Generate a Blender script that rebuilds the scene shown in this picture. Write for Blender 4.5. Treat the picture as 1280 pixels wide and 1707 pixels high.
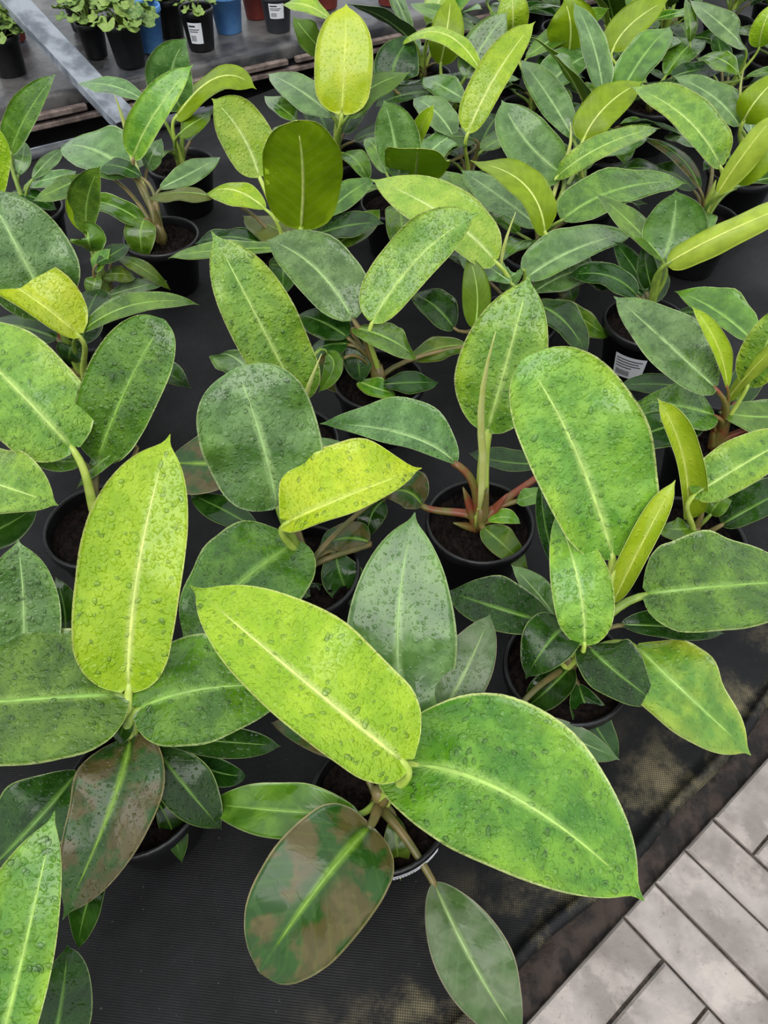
import bpy, bmesh, math, random
from mathutils import Vector, Matrix
import numpy as np

for _o in list(bpy.data.objects):
    bpy.data.objects.remove(_o, do_unlink=True)
SC = bpy.context.scene
COL = SC.collection
R = math.radians

# ------------------------------------------------------------------ camera
cam_d = bpy.data.cameras.new('camera')
cam_d.sensor_fit = 'VERTICAL'
cam_d.sensor_height = 36.0
cam_d.lens = 36.0 * 1282.0 / 1707.0
cam_d.clip_start = 0.02
cam = bpy.data.objects.new('camera', cam_d)
COL.objects.link(cam)
cam.location = (0, 0, 1.11)
cam.rotation_euler = (R(40), 0, 0)
SC.camera = cam

# ------------------------------------------------------------------ light: bright overcast sky through a greenhouse roof
world = bpy.data.worlds.new('overcast')
SC.world = world
world.use_nodes = True
_bg = world.node_tree.nodes['Background']
_bg.inputs['Color'].default_value = (0.93, 0.97, 1.0, 1)
_bg.inputs['Strength'].default_value = 1.0
sun_d = bpy.data.lights.new('soft_daylight', 'SUN')
sun_d.energy = 1.7
sun_d.angle = R(50)
sun_d.color = (1.0, 0.98, 0.95)
sun = bpy.data.objects.new('soft_daylight', sun_d)
COL.objects.link(sun)
sun.rotation_euler = (R(34), R(-8), 0)
SC.view_settings.view_transform = 'Standard'
SC.view_settings.look = 'None'
SC.view_settings.gamma = 1.0
SC.view_settings.use_curve_mapping = False
SC.view_settings.exposure = 0.2

# ------------------------------------------------------------------ helpers
def lin(c):
    return tuple(((v / 255) / 12.92 if v / 255 <= 0.04045 else ((v / 255 + 0.055) / 1.055) ** 2.4) for v in c) + (1.0,)

def tag(o, label=None, cat=None, group=None, kind=None):
    if label: o['label'] = label
    if cat: o['category'] = cat
    if group: o['group'] = group
    if kind: o['kind'] = kind
    return o

def link(name, mesh, parent=None, mat=None):
    o = bpy.data.objects.new(name, mesh)
    COL.objects.link(o)
    if parent is not None: o.parent = parent
    if mat is not None and not mesh.materials: mesh.materials.append(mat)
    return o

def empty(name, loc, rz=0):
    o = bpy.data.objects.new(name, None)
    o.empty_display_size = 0.05
    COL.objects.link(o)
    o.location = loc
    o.rotation_euler = (0, 0, rz)
    return o

def mesh_from(name, verts, faces, mats=(), smooth=True, midx=None):
    m = bpy.data.meshes.new(name)
    m.from_pydata([tuple(v) for v in verts], [], faces)
    for x in mats: m.materials.append(x)
    if smooth: m.polygons.foreach_set('use_smooth', [True] * len(m.polygons))
    if midx is not None: m.polygons.foreach_set('material_index', midx)
    m.update()
    return m

def lathe(name, prof, seg, mat):
    v, f = [], []
    for (r, z) in prof:
        for i in range(seg):
            a = 2 * math.pi * i / seg
            v.append((r * math.cos(a), r * math.sin(a), z))
    n = len(prof)
    for j in range(n - 1):
        for i in range(seg):
            k = (i + 1) % seg
            f.append((j * seg + i, j * seg + k, (j + 1) * seg + k, (j + 1) * seg + i))
    if prof[0][0] > 1e-4: f.append(tuple(reversed(range(seg))))
    if prof[-1][0] > 1e-4: f.append(tuple((n - 1) * seg + i for i in range(seg)))
    return mesh_from(name, v, f, (mat,))

def tube(name, pts, rads, mat, seg=8, flat=1.0):
    pts = [Vector(p) for p in pts]
    v, f = [], []
    up = Vector((0, 0, 1))
    n = len(pts)
    x_prev = None
    for i, p in enumerate(pts):
        t = (pts[min(i + 1, n - 1)] - pts[max(i - 1, 0)]).normalized()
        if x_prev is None:
            x = t.cross(up)
            if x.length < 1e-3: x = Vector((1, 0, 0))
        else:
            x = x_prev - t * x_prev.dot(t)
        x.normalize(); x_prev = x
        y = t.cross(x)
        for k in range(seg):
            a = 2 * math.pi * k / seg
            v.append(p + (x * math.cos(a) + y * math.sin(a) * flat) * rads[i])
    for i in range(n - 1):
        for k in range(seg):
            q = (k + 1) % seg
            f.append((i * seg + k, i * seg + q, (i + 1) * seg + q, (i + 1) * seg + k))
    f.append(tuple(reversed(range(seg)))); f.append(tuple((n - 1) * seg + k for k in range(seg)))
    return mesh_from(name, v, f, (mat,))

def box_mesh(name, sx, sy, sz, mat, bev=0.002):
    bm = bmesh.new()
    bmesh.ops.create_cube(bm, size=1)
    bmesh.ops.scale(bm, vec=(sx, sy, sz), verts=bm.verts)
    if bev: bmesh.ops.bevel(bm, geom=bm.edges[:], offset=bev, segments=1, affect='EDGES')
    m = bpy.data.meshes.new(name); bm.to_mesh(m); bm.free()
    m.materials.append(mat)
    return m

class NT:
    """tiny node-tree builder"""
    def __init__(s, name):
        s.m = bpy.data.materials.new(name); s.m.use_nodes = True
        s.t = s.m.node_tree; s.t.nodes.clear()
        s.out = s.t.nodes.new('ShaderNodeOutputMaterial')
    def n(s, typ, **kw):
        nd = s.t.nodes.new('ShaderNode' + typ)
        ins = kw.pop('ins', {})
        for k, v in kw.items(): setattr(nd, k, v)
        for k, v in ins.items(): s.set(nd.inputs[k], v)
        return nd
    def set(s, sock, v):
        if isinstance(v, bpy.types.NodeSocket): s.t.links.new(v, sock)
        elif isinstance(v, bpy.types.Node): s.t.links.new(v.outputs[0], sock)
        else: sock.default_value = v
    def math(s, op, a, b=0.0, c=0.0, clamp=False):
        nd = s.n('Math', operation=op, use_clamp=clamp, ins={0: a, 1: b, 2: c}); return nd.outputs[0]
    def ramp(s, x, lo, hi, a=0.0, b=1.0, smooth=True):
        nd = s.n('MapRange', interpolation_type='SMOOTHSTEP' if smooth else 'LINEAR', ins={0: x, 1: lo, 2: hi, 3: a, 4: b}); return nd.outputs[0]
    def mix(s, f, a, b, mode='MIX'):
        nd = s.n('Mix', data_type='RGBA', blend_type=mode)
        s.set(nd.inputs[0], f); s.set(nd.inputs[6], a); s.set(nd.inputs[7], b); return nd.outputs[2]
    def noise(s, vec, scale, detail=3.0, rough=0.55, dist=0.0):
        nd = s.n('TexNoise', ins={'Scale': scale, 'Detail': detail, 'Roughness': rough, 'Distortion': dist})
        if vec is not None: s.set(nd.inputs['Vector'], vec)
        return nd
    def finish(s, shader):
        s.t.links.new(shader, s.out.inputs[0]); return s.m

def simple(name, rgb, rough=0.5, rgb2=None, scale=30, bump=0.0, bscale=120, metal=0.0, spec=0.5, coat=0.0):
    b = NT(name)
    tc = b.n('TexCoord').outputs['Object']
    c = lin(rgb)
    if rgb2 is not None:
        f = b.ramp(b.noise(tc, scale, 4).outputs[0], 0.38, 0.62)
        c = b.mix(f, lin(rgb), lin(rgb2))
    p = b.n('BsdfPrincipled', ins={'Base Color': c, 'Roughness': rough, 'Metallic': metal, 'Specular IOR Level': spec, 'Coat Weight': coat, 'Coat Roughness': 0.1})
    if bump:
        bp = b.n('Bump', ins={'Strength': bump, 'Distance': 0.002, 'Height': b.noise(tc, bscale, 4).outputs[0]})
        b.set(p.inputs['Normal'], bp.outputs[0])
    return b.finish(p.outputs[0])

# ------------------------------------------------------------------ leaf materials
# name: top, mottle, midrib, underside, margin, translucency
LC = {
 'lime': ((160, 198, 30), (186, 216, 44), (214, 230, 124), (146, 174, 20), (228, 236, 130), 0.38),
 'yel':  ((182, 210, 26), (204, 222, 40), (212, 228, 94), (138, 166, 14), (232, 238, 130), 0.30),
 'limp': ((152, 194, 60), (182, 212, 76), (204, 226, 134), (126, 158, 24), (218, 230, 136), 0.30),
 'lg':   ((82, 136, 34), (118, 166, 42), (168, 206, 98), (106, 140, 22), (210, 222, 136), 0.25),
 'lgl':  ((112, 164, 54), (146, 192, 64), (182, 214, 112), (112, 146, 26), (214, 226, 140), 0.27),
 'lgo':  ((98, 150, 48), (150, 182, 54), (158, 198, 94), (112, 142, 30), (204, 214, 124), 0.25),
 'roll': ((176, 208, 44), (192, 218, 60), (214, 228, 110), (184, 206, 70), (226, 234, 140), 0.30),
 'mg':   ((70, 112, 26), (104, 146, 38), (136, 178, 76), (86, 120, 30), (186, 206, 128), 0.20),
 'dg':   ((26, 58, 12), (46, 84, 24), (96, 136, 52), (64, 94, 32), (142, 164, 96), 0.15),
 'bg':   ((78, 118, 54), (112, 150, 82), (154, 188, 118), (78, 114, 54), (176, 198, 138), 0.18),
 'bz':   ((44, 82, 28), (92, 84, 48), (118, 156, 50), (108, 94, 62), (150, 140, 98), 0.10),
 'pale': ((78, 110, 58), (112, 130, 96), (142, 170, 106), (120, 122, 90), (166, 158, 128), 0.15),
 'ol':   ((66, 98, 22), (94, 116, 34), (116, 144, 56), (96, 106, 40), (148, 148, 88), 0.15),
}
_mc = {}
def water_mat():
    if 'water' not in _mc:
        b = NT('rain_water')
        fr = b.n('Fresnel', ins={'IOR': 1.38})
        tr = b.n('BsdfTransparent', ins={'Color': (0.90, 0.93, 0.88, 1)})
        gl = b.n('BsdfGlossy', ins={'Color': (1, 1, 1, 1), 'Roughness': 0.04})
        _mc['water'] = b.finish(b.n('MixShader', ins={0: fr.outputs[0], 1: tr.outputs[0], 2: gl.outputs[0]}).outputs[0])
    return _mc['water']
def leaf_mats(col, wet):
    key = (col, wet)
    if key in _mc: return _mc[key]
    top, mot, rib, under, marg, tl = LC[col]
    b = NT('leaf_%s_%d' % (col, wet))
    uv = b.n('UVMap', uv_map='param').outputs[0]
    um = b.n('UVMap', uv_map='metric').outputs[0]
    sx = b.n('SeparateXYZ', ins={0: uv})
    rnd = b.n('ObjectInfo').outputs['Random']
    off = b.n('VectorMath', operation='ADD', ins={0: um, 1: b.n('CombineXYZ', ins={0: b.math('MULTIPLY', rnd, 37.0), 1: b.math('MULTIPLY', rnd, 91.0)}).outputs[0]}).outputs[0]
    av = b.math('ABSOLUTE', sx.outputs[0]); t = sx.outputs[1]
    n1 = b.noise(off, 22.0, 4).outputs[0]
    f = b.ramp(n1, 0.36, 0.66)
    if col == 'bz':   # bronze blotches away from the midrib
        f = b.math('MULTIPLY', b.ramp(n1, 0.43, 0.56), b.ramp(av, 0.04, 0.35))
    c = b.mix(f, lin(top), lin(mot))
    # side veins
    ph = b.math('ADD', b.math('MULTIPLY', t, 60.0), b.math('MULTIPLY', av, -16.0))
    ve = b.ramp(b.math('SINE', ph), 0.55, 1.0)
    c = b.mix(b.math('MULTIPLY', ve, 0.05), c, lin(rib))
    # young leaves yellow towards the margin
    if col in ('lg', 'lgl', 'mg', 'bg', 'lgo'):
        e = b.math('MULTIPLY', b.ramp(av, 0.45, 1.0), b.ramp(b.noise(off, 9.0, 2).outputs[0], 0.35, 0.7))
        tgt = {'lgl': (170, 204, 46), 'lg': (156, 196, 40), 'lgo': (196, 204, 60), 'mg': (104, 154, 40), 'bg': (112, 158, 56)}[col]
        c = b.mix(b.math('MULTIPLY', e, 0.8), c, lin(tgt))
    # midrib stripe fading to the tip
    wr = b.math('MULTIPLY_ADD', t, -0.11, 0.165)
    rm = b.math('MULTIPLY', b.math('SUBTRACT', 1.0, b.ramp(b.math('DIVIDE', av, wr), 0.15, 1.0)), b.ramp(t, 0.5, 0.95, 0.85, 0.1))
    c = b.mix(rm, c, lin(rib))
    c = b.mix(b.ramp(av, 0.955, 0.985), c, lin(marg))
    hv = b.n('HueSaturation', ins={'Hue': b.ramp(rnd, 0, 1, 0.49, 0.508, False), 'Value': b.ramp(rnd, 0, 1, 0.90, 1.10, False), 'Color': c})
    c = hv.outputs[0]
    # wetness: film patches change gloss, beads change relief
    film = b.ramp(b.noise(off, 38.0, 3, 0.5, 0.6).outputs[0], 0.44, 0.56)
    dk = 0.14 if col in ('lime', 'yel', 'limp', 'roll') else 0.42
    c = b.mix(b.math('MULTIPLY', b.math('SUBTRACT', 1.0, film), dk), c, b.mix(1.0, c, (0.45, 0.55, 0.35, 1), 'MULTIPLY'))
    rough = b.math('MULTIPLY_ADD', film, 0.16, 0.16 if wet else 0.14)
    h = b.math('MULTIPLY', film, -0.10)
    h = b.math('ADD', h, b.math('MULTIPLY', ve, -0.04))
    if wet:
        warp = b.n('VectorMath', operation='MULTIPLY_ADD', ins={0: b.noise(off, 130.0, 2).outputs[1], 1: (0.010, 0.010, 0), 2: off}).outputs[0]
        for sc_, amp, r0 in ((95.0, 1.0, 0.22), (210.0, 0.55, 0.18)):
            vo = b.n('TexVoronoi', feature='F1', voronoi_dimensions='2D', ins={'Vector': warp, 'Scale': sc_, 'Randomness': 1.0})
            rr = b.math('MULTIPLY_ADD', b.n('SeparateColor', ins={0: vo.outputs['Color']}).outputs[0], 0.42 if wet == 2 else 0.30, r0 - (0.14 if wet == 2 else 0.2))
            hh = b.math('SUBTRACT', rr, vo.outputs['Distance'])
            hh = b.math('POWER', b.ramp(hh, 0.0, 0.22), 0.6)
            h = b.math('ADD', h, b.math('MULTIPLY', hh, amp * (1.0 if wet == 2 else 0.7)))
    bp = b.n('Bump', ins={'Strength': 0.8, 'Distance': 0.0014, 'Height': h})
    p = b.n('BsdfPrincipled', ins={'Base Color': c, 'Roughness': rough, 'Specular IOR Level': 0.5 if col not in ('dg', 'bz', 'ol', 'pale') else 0.36, 'Coat Weight': 0.45 if col not in ('dg', 'bz', 'ol', 'pale') else 0.12, 'Coat Roughness': 0.10, 'Normal': bp.outputs[0], 'Coat Normal': bp.outputs[0]})
    tr = b.n('BsdfTranslucent', ins={'Color': b.mix(0.5, lin(tuple(min(255, int(v * 1.15)) for v in under)), c)})
    ms = b.n('MixShader', ins={0: tl, 1: p.outputs[0], 2: tr.outputs[0]})
    m_top = b.finish(ms.outputs[0])

    b = NT('leaf_under_%s' % col)
    uv = b.n('UVMap', uv_map='param').outputs[0]
    um = b.n('UVMap', uv_map='metric').outputs[0]
    sx = b.n('SeparateXYZ', ins={0: uv}); av = b.math('ABSOLUTE', sx.outputs[0]); t = sx.outputs[1]
    ph = b.math('ADD', b.math('MULTIPLY', t, 60.0), b.math('MULTIPLY', av, -16.0))
    c = b.mix(b.ramp(b.noise(um, 25, 3).outputs[0], 0.35, 0.65), lin(under), lin(tuple(int(v * 0.88) for v in under)))
    c = b.mix(b.math('MULTIPLY', b.ramp(b.math('SINE', ph), 0.4, 1.0), 0.06), c, lin(rib))
    rm = b.math('SUBTRACT', 1.0, b.ramp(av, 0.02, 0.06))
    c = b.mix(b.math('MULTIPLY', rm, b.ramp(t, 0.5, 0.9, 0.8, 0.0)), c, lin(rib))
    p = b.n('BsdfPrincipled', ins={'Base Color': c, 'Roughness': 0.36, 'Specular IOR Level': 0.4})
    tr = b.n('BsdfTranslucent', ins={'Color': b.mix(0.5, lin(under), lin(top))})
    ms = b.n('MixShader', ins={0: tl, 1: p.outputs[0], 2: tr.outputs[0]})
    m_un = b.finish(ms.outputs[0])
    m_rim = _mc.get(('rim', col)) or simple('leaf_margin_' + col, marg, 0.35)
    _mc[('rim', col)] = m_rim
    m_rib = _mc.get(('rib', col)) or simple('leaf_midrib_' + col, rib, 0.3, tuple(int(v * 0.9) for v in rib), 60)
    _mc[('rib', col)] = m_rib
    m_drop = water_mat()
    _mc[key] = (m_top, m_un, m_rim, m_rib, m_drop)
    return _mc[key]

# ------------------------------------------------------------------ leaf geometry
PROF = {
 'ov': [(0, .10), (.015, .30), (.05, .52), (.12, .76), (.24, .95), (.36, 1.0), (.5, .97), (.65, .84), (.78, .64), (.865, .43), (.91, .28), (.94, .15), (.96, .075), (.98, .035), (1, .008)],
 'ob': [(0, .12), (.015, .36), (.05, .62), (.12, .85), (.25, .97), (.4, 1.0), (.55, .985), (.7, .88), (.80, .71), (.87, .51), (.915, .32), (.943, .16), (.962, .075), (.98, .035), (1, .008)],
 'bl': [(0, .10), (.015, .34), (.05, .58), (.12, .80), (.25, .95), (.4, 1.0), (.6, .98), (.75, .88), (.86, .71), (.93, .52), (.968, .33), (.99, .12), (1, .02)],
 'el': [(0, .06), (.02, .20), (.06, .38), (.14, .62), (.26, .85), (.4, .985), (.5, 1.0), (.62, .93), (.75, .74), (.86, .48), (.915, .29), (.945, .16), (.965, .08), (.982, .035), (1, .008)],
}
_PX = {k: (np.array([p[0] for p in v]), np.array([p[1] for p in v])) for k, v in PROF.items()}
def prof(kind, t):
    x, y = _PX[kind]
    # smooth (catmull-rom) interpolation through the profile points
    i = np.clip(np.searchsorted(x, t) - 1, 0, len(x) - 2)
    m = np.gradient(y, x)
    h = x[i + 1] - x[i]; s = (t - x[i]) / h
    return np.clip((2*s**3 - 3*s**2 + 1) * y[i] + (s**3 - 2*s**2 + s) * h * m[i] + (-2*s**3 + 3*s**2) * y[i + 1] + (s**3 - s**2) * h * m[i + 1], 0.004, 1.05)

def nz(a): return a / np.maximum(np.linalg.norm(a, axis=-1, keepdims=True), 1e-9)

class Leaf:
    def __init__(s, B, M, T, n, a, b, shape, fold, cord, curl, seed):
        s.B, s.M, s.T = (np.array(q, float) for q in (B, M, T))
        s.n = nz(np.array(n, float)); s.a, s.b = a, b
        s.shape, s.fold, s.cord, s.curl = shape, fold, cord, curl
        s.L = np.linalg.norm(s.M - s.B) + np.linalg.norm(s.T - s.M)
        rg = random.Random(seed)
        s.ph = [rg.uniform(0, 6.28) for _ in range(4)]
        s.wav = rg.uniform(0.02, 0.05)
        s.hook = rg.uniform(-0.2, 1.0)
    def ev(s, t, v):
        """points and normals at arrays t (0..1) and v (-1..1)"""
        t = np.asarray(t, float); v = np.asarray(v, float)
        def mid(t):
            return s.B * (2*t*t - 3*t + 1)[..., None] + s.M * (4*t - 4*t*t)[..., None] + s.T * (2*t*t - t)[..., None]
        def dmid(t):
            return s.B * (4*t - 3)[..., None] + s.M * (4 - 8*t)[..., None] + s.T * (4*t - 1)[..., None]
        P = mid(t); tg = nz(dmid(t))
        side = nz(np.cross(s.n, tg)); N = nz(np.cross(tg, side))
        w = prof(s.shape, t)
        half = np.where(v >= 0, s.a, s.b)
        av = np.abs(v); sg = np.sign(v)
        if s.curl:
            th = s.curl * 1.75 * np.clip(w, .3, 1)
            half = half * 1.25
            lat = half * w * np.sin(th * av) / th; hgt = half * w * (1 - np.cos(th * av)) / th * 1.2
        else:
            lat = half * w * av; hgt = s.fold * half * w * av ** 1.3
        env = w * av ** 1.5 * half
        hgt = hgt + env * s.wav * 2.2 * (np.sin(t * 9 + s.ph[0] + (v > 0) * 1.7) + 0.6 * np.sin(t * 17 + s.ph[1] + (v < 0) * 2.1))
        hgt = hgt - 0.0022 * np.exp(-(lat / 0.004) ** 2) * (1 - t) * min(1.0, s.L / .2)      # sunken midrib channel
        hgt = hgt - s.hook * 0.02 * s.L * np.clip((t - .88) / .12, 0, 1) ** 2
        back = s.cord * s.L * (1 - np.clip(t / 0.35, 0, 1)) ** 2 * av * (1.35 - .5 * av)
        Q = P + side * (lat * sg)[..., None] + N * hgt[..., None] - tg * back[..., None]
        return Q, N, w * half * v, t * s.L
    def mesh(s, name, mats, nu=30, nv=12):
        ti = np.linspace(0, 1, nu + 1); ti = ti - 0.10 * np.sin(2 * np.pi * ti) * 0.9
        vi = np.linspace(-1, 1, nv + 1); vi = np.sign(vi) * np.abs(vi) ** 0.85
        tt, vv = np.meshgrid(ti, vi, indexing='ij')
        Q, N, mx, my = s.ev(tt, vv)
        # true normals from the grid
        du = np.gradient(Q, axis=0); dv = np.gradient(Q, axis=1)
        nn = nz(np.cross(dv, du)); nn = np.where((nn * N).sum(-1, keepdims=True) < 0, -nn, nn)
        edge = np.clip(1 - np.abs(vv) ** 6, 0.35, 1)[..., None]
        Qb = Q - nn * 0.0013 * edge
        W = nv + 1; NT_ = (nu + 1) * W
        verts = np.concatenate([Q.reshape(-1, 3), Qb.reshape(-1, 3)])
        g = np.arange(NT_).reshape(nu + 1, W)
        a, b, c, d = g[:-1, :-1].ravel(), g[:-1, 1:].ravel(), g[1:, 1:].ravel(), g[1:, :-1].ravel()
        # side = n x tangent, so v runs to the left: (a,d,c,b) faces +n
        top = np.stack([a, d, c, b], 1)
        p0 = verts[top[0]]
        fn = np.cross(p0[1] - p0[0], p0[2] - p0[0])
        k = len(top) // 2 + nv // 2
        pk = verts[top[k]]; fn = np.cross(pk[1] - pk[0], pk[2] - pk[0])
        if fn @ nn.reshape(-1, 3)[top[k][0]] < 0: top = top[:, ::-1]
        bot = top[:, ::-1] + NT_
        ring = np.concatenate([g[:, 0], g[-1, 1:], g[::-1, -1][1:], g[0, ::-1][1:-1]])
        r2 = np.roll(ring, -1)
        rim = np.stack([ring, r2, r2 + NT_, ring + NT_], 1)
        faces = np.concatenate([top, bot, rim])
        midx = np.concatenate([np.zeros(len(top)), np.ones(len(bot)), np.full(len(rim), 2)]).astype(int)
        m = bpy.data.meshes.new(name)
        m.from_pydata(verts.tolist(), [], faces.tolist())
        for x in mats[:3]: m.materials.append(x)
        m.polygons.foreach_set('material_index', midx.tolist())
        m.polygons.foreach_set('use_smooth', [True] * len(faces))
        vid = faces.ravel()
        pu = np.stack([np.concatenate([vv.ravel()] * 2), np.concatenate([tt.ravel()] * 2)], 1)
        me = np.stack([np.concatenate([mx.ravel()] * 2), np.concatenate([my.ravel()] * 2)], 1)
        for nm, arr in (('param', pu), ('metric', me)):
            l = m.uv_layers.new(name=nm)
            l.data.foreach_set('uv', arr[vid].ravel().astype(np.float32))
        m.update()
        return m
    def midrib(s, name, mat):
        """raised rib: low on the upper face, prominent beneath"""
        ti = np.linspace(0.0, 0.85, 15); half = 0.5 * (s.a + s.b)
        rw = np.clip(0.036 * half + 0.0013, 0.001, 0.0044) * (1 - 0.85 * ti)
        z = np.zeros_like(ti)
        C, N, _, _ = s.ev(ti, z)
        S, _, _, _ = s.ev(ti, z + 0.05); side = nz(S - C)
        v, f = [], []
        prof_ = ((1.0, -.0006), (.55, .35), (0, .5), (-.55, .35), (-1.0, -.0006), (-.6, -1.0), (.6, -1.0))
        k = len(prof_)
        for i in range(len(ti)):
            for (x, y) in prof_:
                v.append(C[i] + side[i] * x * rw[i] + N[i] * (y * rw[i] + (-0.0006 if y < 0 else 0.0)))
        for i in range(len(ti) - 1):
            for j in range(k):
                q = (j + 1) % k
                f.append((i*k + j, i*k + q, (i+1)*k + q, (i+1)*k + j))
        f.append(tuple(range(k))[::-1]); f.append(tuple((len(ti)-1)*k + j for j in range(k)))
        return mesh_from(name, v, f, (mat,))
    def drops(s, name, mat, count, rng):
        v, f = [], []
        seg = 8
        ts = np.array([rng.uniform(.05, .93) for _ in range(count)]); vs = np.array([rng.uniform(-.93, .93) for _ in range(count)])
        C, N, _, _ = s.ev(ts, vs)
        C2, _, _, _ = s.ev(ts + .01, vs); T = nz(C2 - C)
        C3, _, _, _ = s.ev(ts, vs + .01); S = nz(C3 - C)
        Nn = nz(np.cross(S, T)); Nn = np.where((Nn * N).sum(-1, keepdims=True) < 0, -Nn, Nn)
        for i in range(count):
            r = 0.0009 + 0.0028 * rng.random() ** 2.2
            ex = rng.uniform(1.0, 1.9); an = rng.uniform(0, 3.14)
            ca, sa = math.cos(an), math.sin(an)
            X = T[i] * ca + S[i] * sa; Y = S[i] * ca - T[i] * sa
            base = len(v)
            wob = [rng.uniform(.8, 1.15) for _ in range(seg)]
            for (rr, zz) in ((1.0, -.12), (.84, .20), (.5, .33)):
                for k in range(seg):
                    a = 6.2832 * k / seg
                    v.append(C[i] + (X * math.cos(a) * ex + Y * math.sin(a)) * (r * rr * wob[k]) + Nn[i] * r * zz)
            v.append(C[i] + Nn[i] * r * .37)
            for j in range(2):
                for k in range(seg):
                    q = (k + 1) % seg
                    f.append((base + j*seg + k, base + j*seg + q, base + (j+1)*seg + q, base + (j+1)*seg + k))
            for k in range(seg):
                f.append((base + 2*seg + k, base + 2*seg + (k+1) % seg, base + 3*seg))
        return mesh_from(name, v, f, (mat,))

def bez(p0, p1, p2, p3, n):
    out = []
    for i in range(n + 1):
        t = i / n; u = 1 - t
        out.append(p0*u**3 + p1*3*u*u*t + p2*3*u*t*t + p3*t**3)
    return out

# ------------------------------------------------------------------ the ground: fabric bed, soil strip, paving
ANG = R(39.7)
ED = Vector((math.cos(ANG), math.sin(ANG), 0)); GD = Vector((-math.sin(ANG), math.cos(ANG), 0))
def eg(e, g, z=0.0): return ED * e + GD * g + Vector((0, 0, z))

def mat_fabric():
    b = NT('woven_ground_fabric')
    tc = b.n('TexCoord').outputs['UV']          # UV in metres: x along the edge, y into the bed
    s = b.n('SeparateXYZ', ins={0: tc})
    wx = b.math('SINE', b.math('MULTIPLY', s.outputs[0], 2 * math.pi / 0.0042))
    wy = b.math('SINE', b.math('MULTIPLY', s.outputs[1], 2 * math.pi / 0.0042))
    weave = b.math('MULTIPLY', wx, wy)
    n1 = b.noise(tc, 4.5, 5, 0.6).outputs[0]
    n2 = b.noise(tc, 30, 4, 0.6).outputs[0]
    c = b.mix(b.ramp(n1, 0.35, 0.7), lin((13, 13, 14)), lin((27, 27, 29)))
    # trodden sand caught in the weave along the path edge
    ed = b.math('SUBTRACT', 1.0, b.ramp(s.outputs[1], 0.04, 0.20))
    dirt = b.math('MULTIPLY', b.math('MULTIPLY', ed, b.ramp(b.noise(tc, 9, 5, 0.65).outputs[0], 0.46, 0.66)), b.ramp(weave, -0.7, 0.8, 0.25, 1.0))
    c = b.mix(b.math('MULTIPLY', dirt, 0.62), c, lin((158, 146, 108)))
    sp = b.ramp(b.noise(tc, 160, 2).outputs[0], 0.70, 0.78)
    c = b.mix(b.math('MULTIPLY', sp, 0.35), c, lin((120, 116, 108)))
    h = b.math('ADD', b.math('MULTIPLY', weave, 0.25), b.math('MULTIPLY', n2, 1.2))
    bp = b.n('Bump', ins={'Strength': 0.5, 'Distance': 0.002, 'Height': h})
    p = b.n('BsdfPrincipled', ins={'Base Color': c, 'Roughness': b.ramp(n1, 0.3, 0.7, 0.72, 0.5), 'Specular IOR Level': 0.28, 'Normal': bp.outputs[0]})
    return b.finish(p.outputs[0])
M_FAB = mat_fabric()

def build_fabric():
    e0, e1, g0, g1 = -1.6, 4.6, 0.024, 2.45
    ne, ng = 190, 84
    rg = np.random.RandomState(3)
    k = rg.uniform(2, 14, (16, 2)) * rg.choice([-1, 1], (16, 2)); ph = rg.uniform(0, 6.3, 16)
    es = np.linspace(e0, e1, ne); gs = np.concatenate([[0, 0, .004, .010, .018], g0 + .0 + (g1 - g0) * np.linspace(.012, 1, ng) ** 1.15 - g0])
    E, G = np.meshgrid(es, gs + g0, indexing='ij')
    Z = sum(np.sin(E * k[i, 0] * 1.6 + G * k[i, 1] * 1.6 + ph[i]) for i in range(16)) * 0.0009
    Z -= 0.003
    # rolled front edge
    wob = 0.006 * np.sin(es * 9) + 0.004 * np.sin(es * 23 + 1)
    G[:, :5] += wob[:, None]; G[:, 5:] += wob[:, None] * np.clip(1 - (G[:, 5:] - g0) / .1, 0, 1)
    Z[:, 0] = -0.032; Z[:, 1] -= 0.010; Z[:, 2] += 0.000; Z[:, 3] += 0.0025; Z[:, 4] += 0.0015
    v = [eg(a, b_, c) for a, b_, c in zip(E.ravel(), G.ravel(), Z.ravel())]
    n = G.shape[1]
    f = [(i*n + j, (i+1)*n + j, (i+1)*n + j+1, i*n + j+1) for i in range(ne - 1) for j in range(n - 1)]
    m = mesh_from('ground_fabric', v, f, (M_FAB,))
    l = m.uv_layers.new(name='metres')
    uvs = np.stack([E.ravel(), G.ravel()], 1)
    vi = np.array([q for p in f for q in p])
    l.data.foreach_set('uv', uvs[vi].ravel().astype(np.float32))
    tag(link('ground_fabric', m), 'black woven ground cover fabric under the potted plants', kind='structure')
build_fabric()

M_SOIL = simple('dark_damp_soil', (10, 7, 6), 0.85, (30, 21, 16), 150, 1.0, 200, spec=0.15)
M_STRIP = simple('brown_dirt_strip', (20, 16, 14), 0.85, (56, 45, 39), 34, 1.0, 220)
def quad(name, pts, mat):
    return mesh_from(name, pts, [(0, 1, 2, 3)], (mat,), smooth=False)
def build_strip():
    v, f = [], []
    rg = random.Random(8)
    ne = 640
    prof_ = [(-0.022, -0.030), (-0.010, -0.026), (0.002, -0.020), (0.016, -0.016), (0.032, -0.018), (0.060, -0.022)]
    for i in range(ne):
        e = -1.6 + 6.2 * i / (ne - 1)
        for (g, z) in prof_:
            v.append(eg(e, g + rg.uniform(-.003, .003), z + rg.uniform(-.006, .005)))
    n = len(prof_)
    for i in range(ne - 1):
        for j in range(n - 1):
            f.append((i*n + j, (i+1)*n + j, (i+1)*n + j+1, i*n + j+1))
    tag(link('soil_strip', mesh_from('soil_strip', v, f, (M_STRIP,))), 'strip of brown dirt between fabric and paving', kind='structure')
build_strip()

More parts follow.
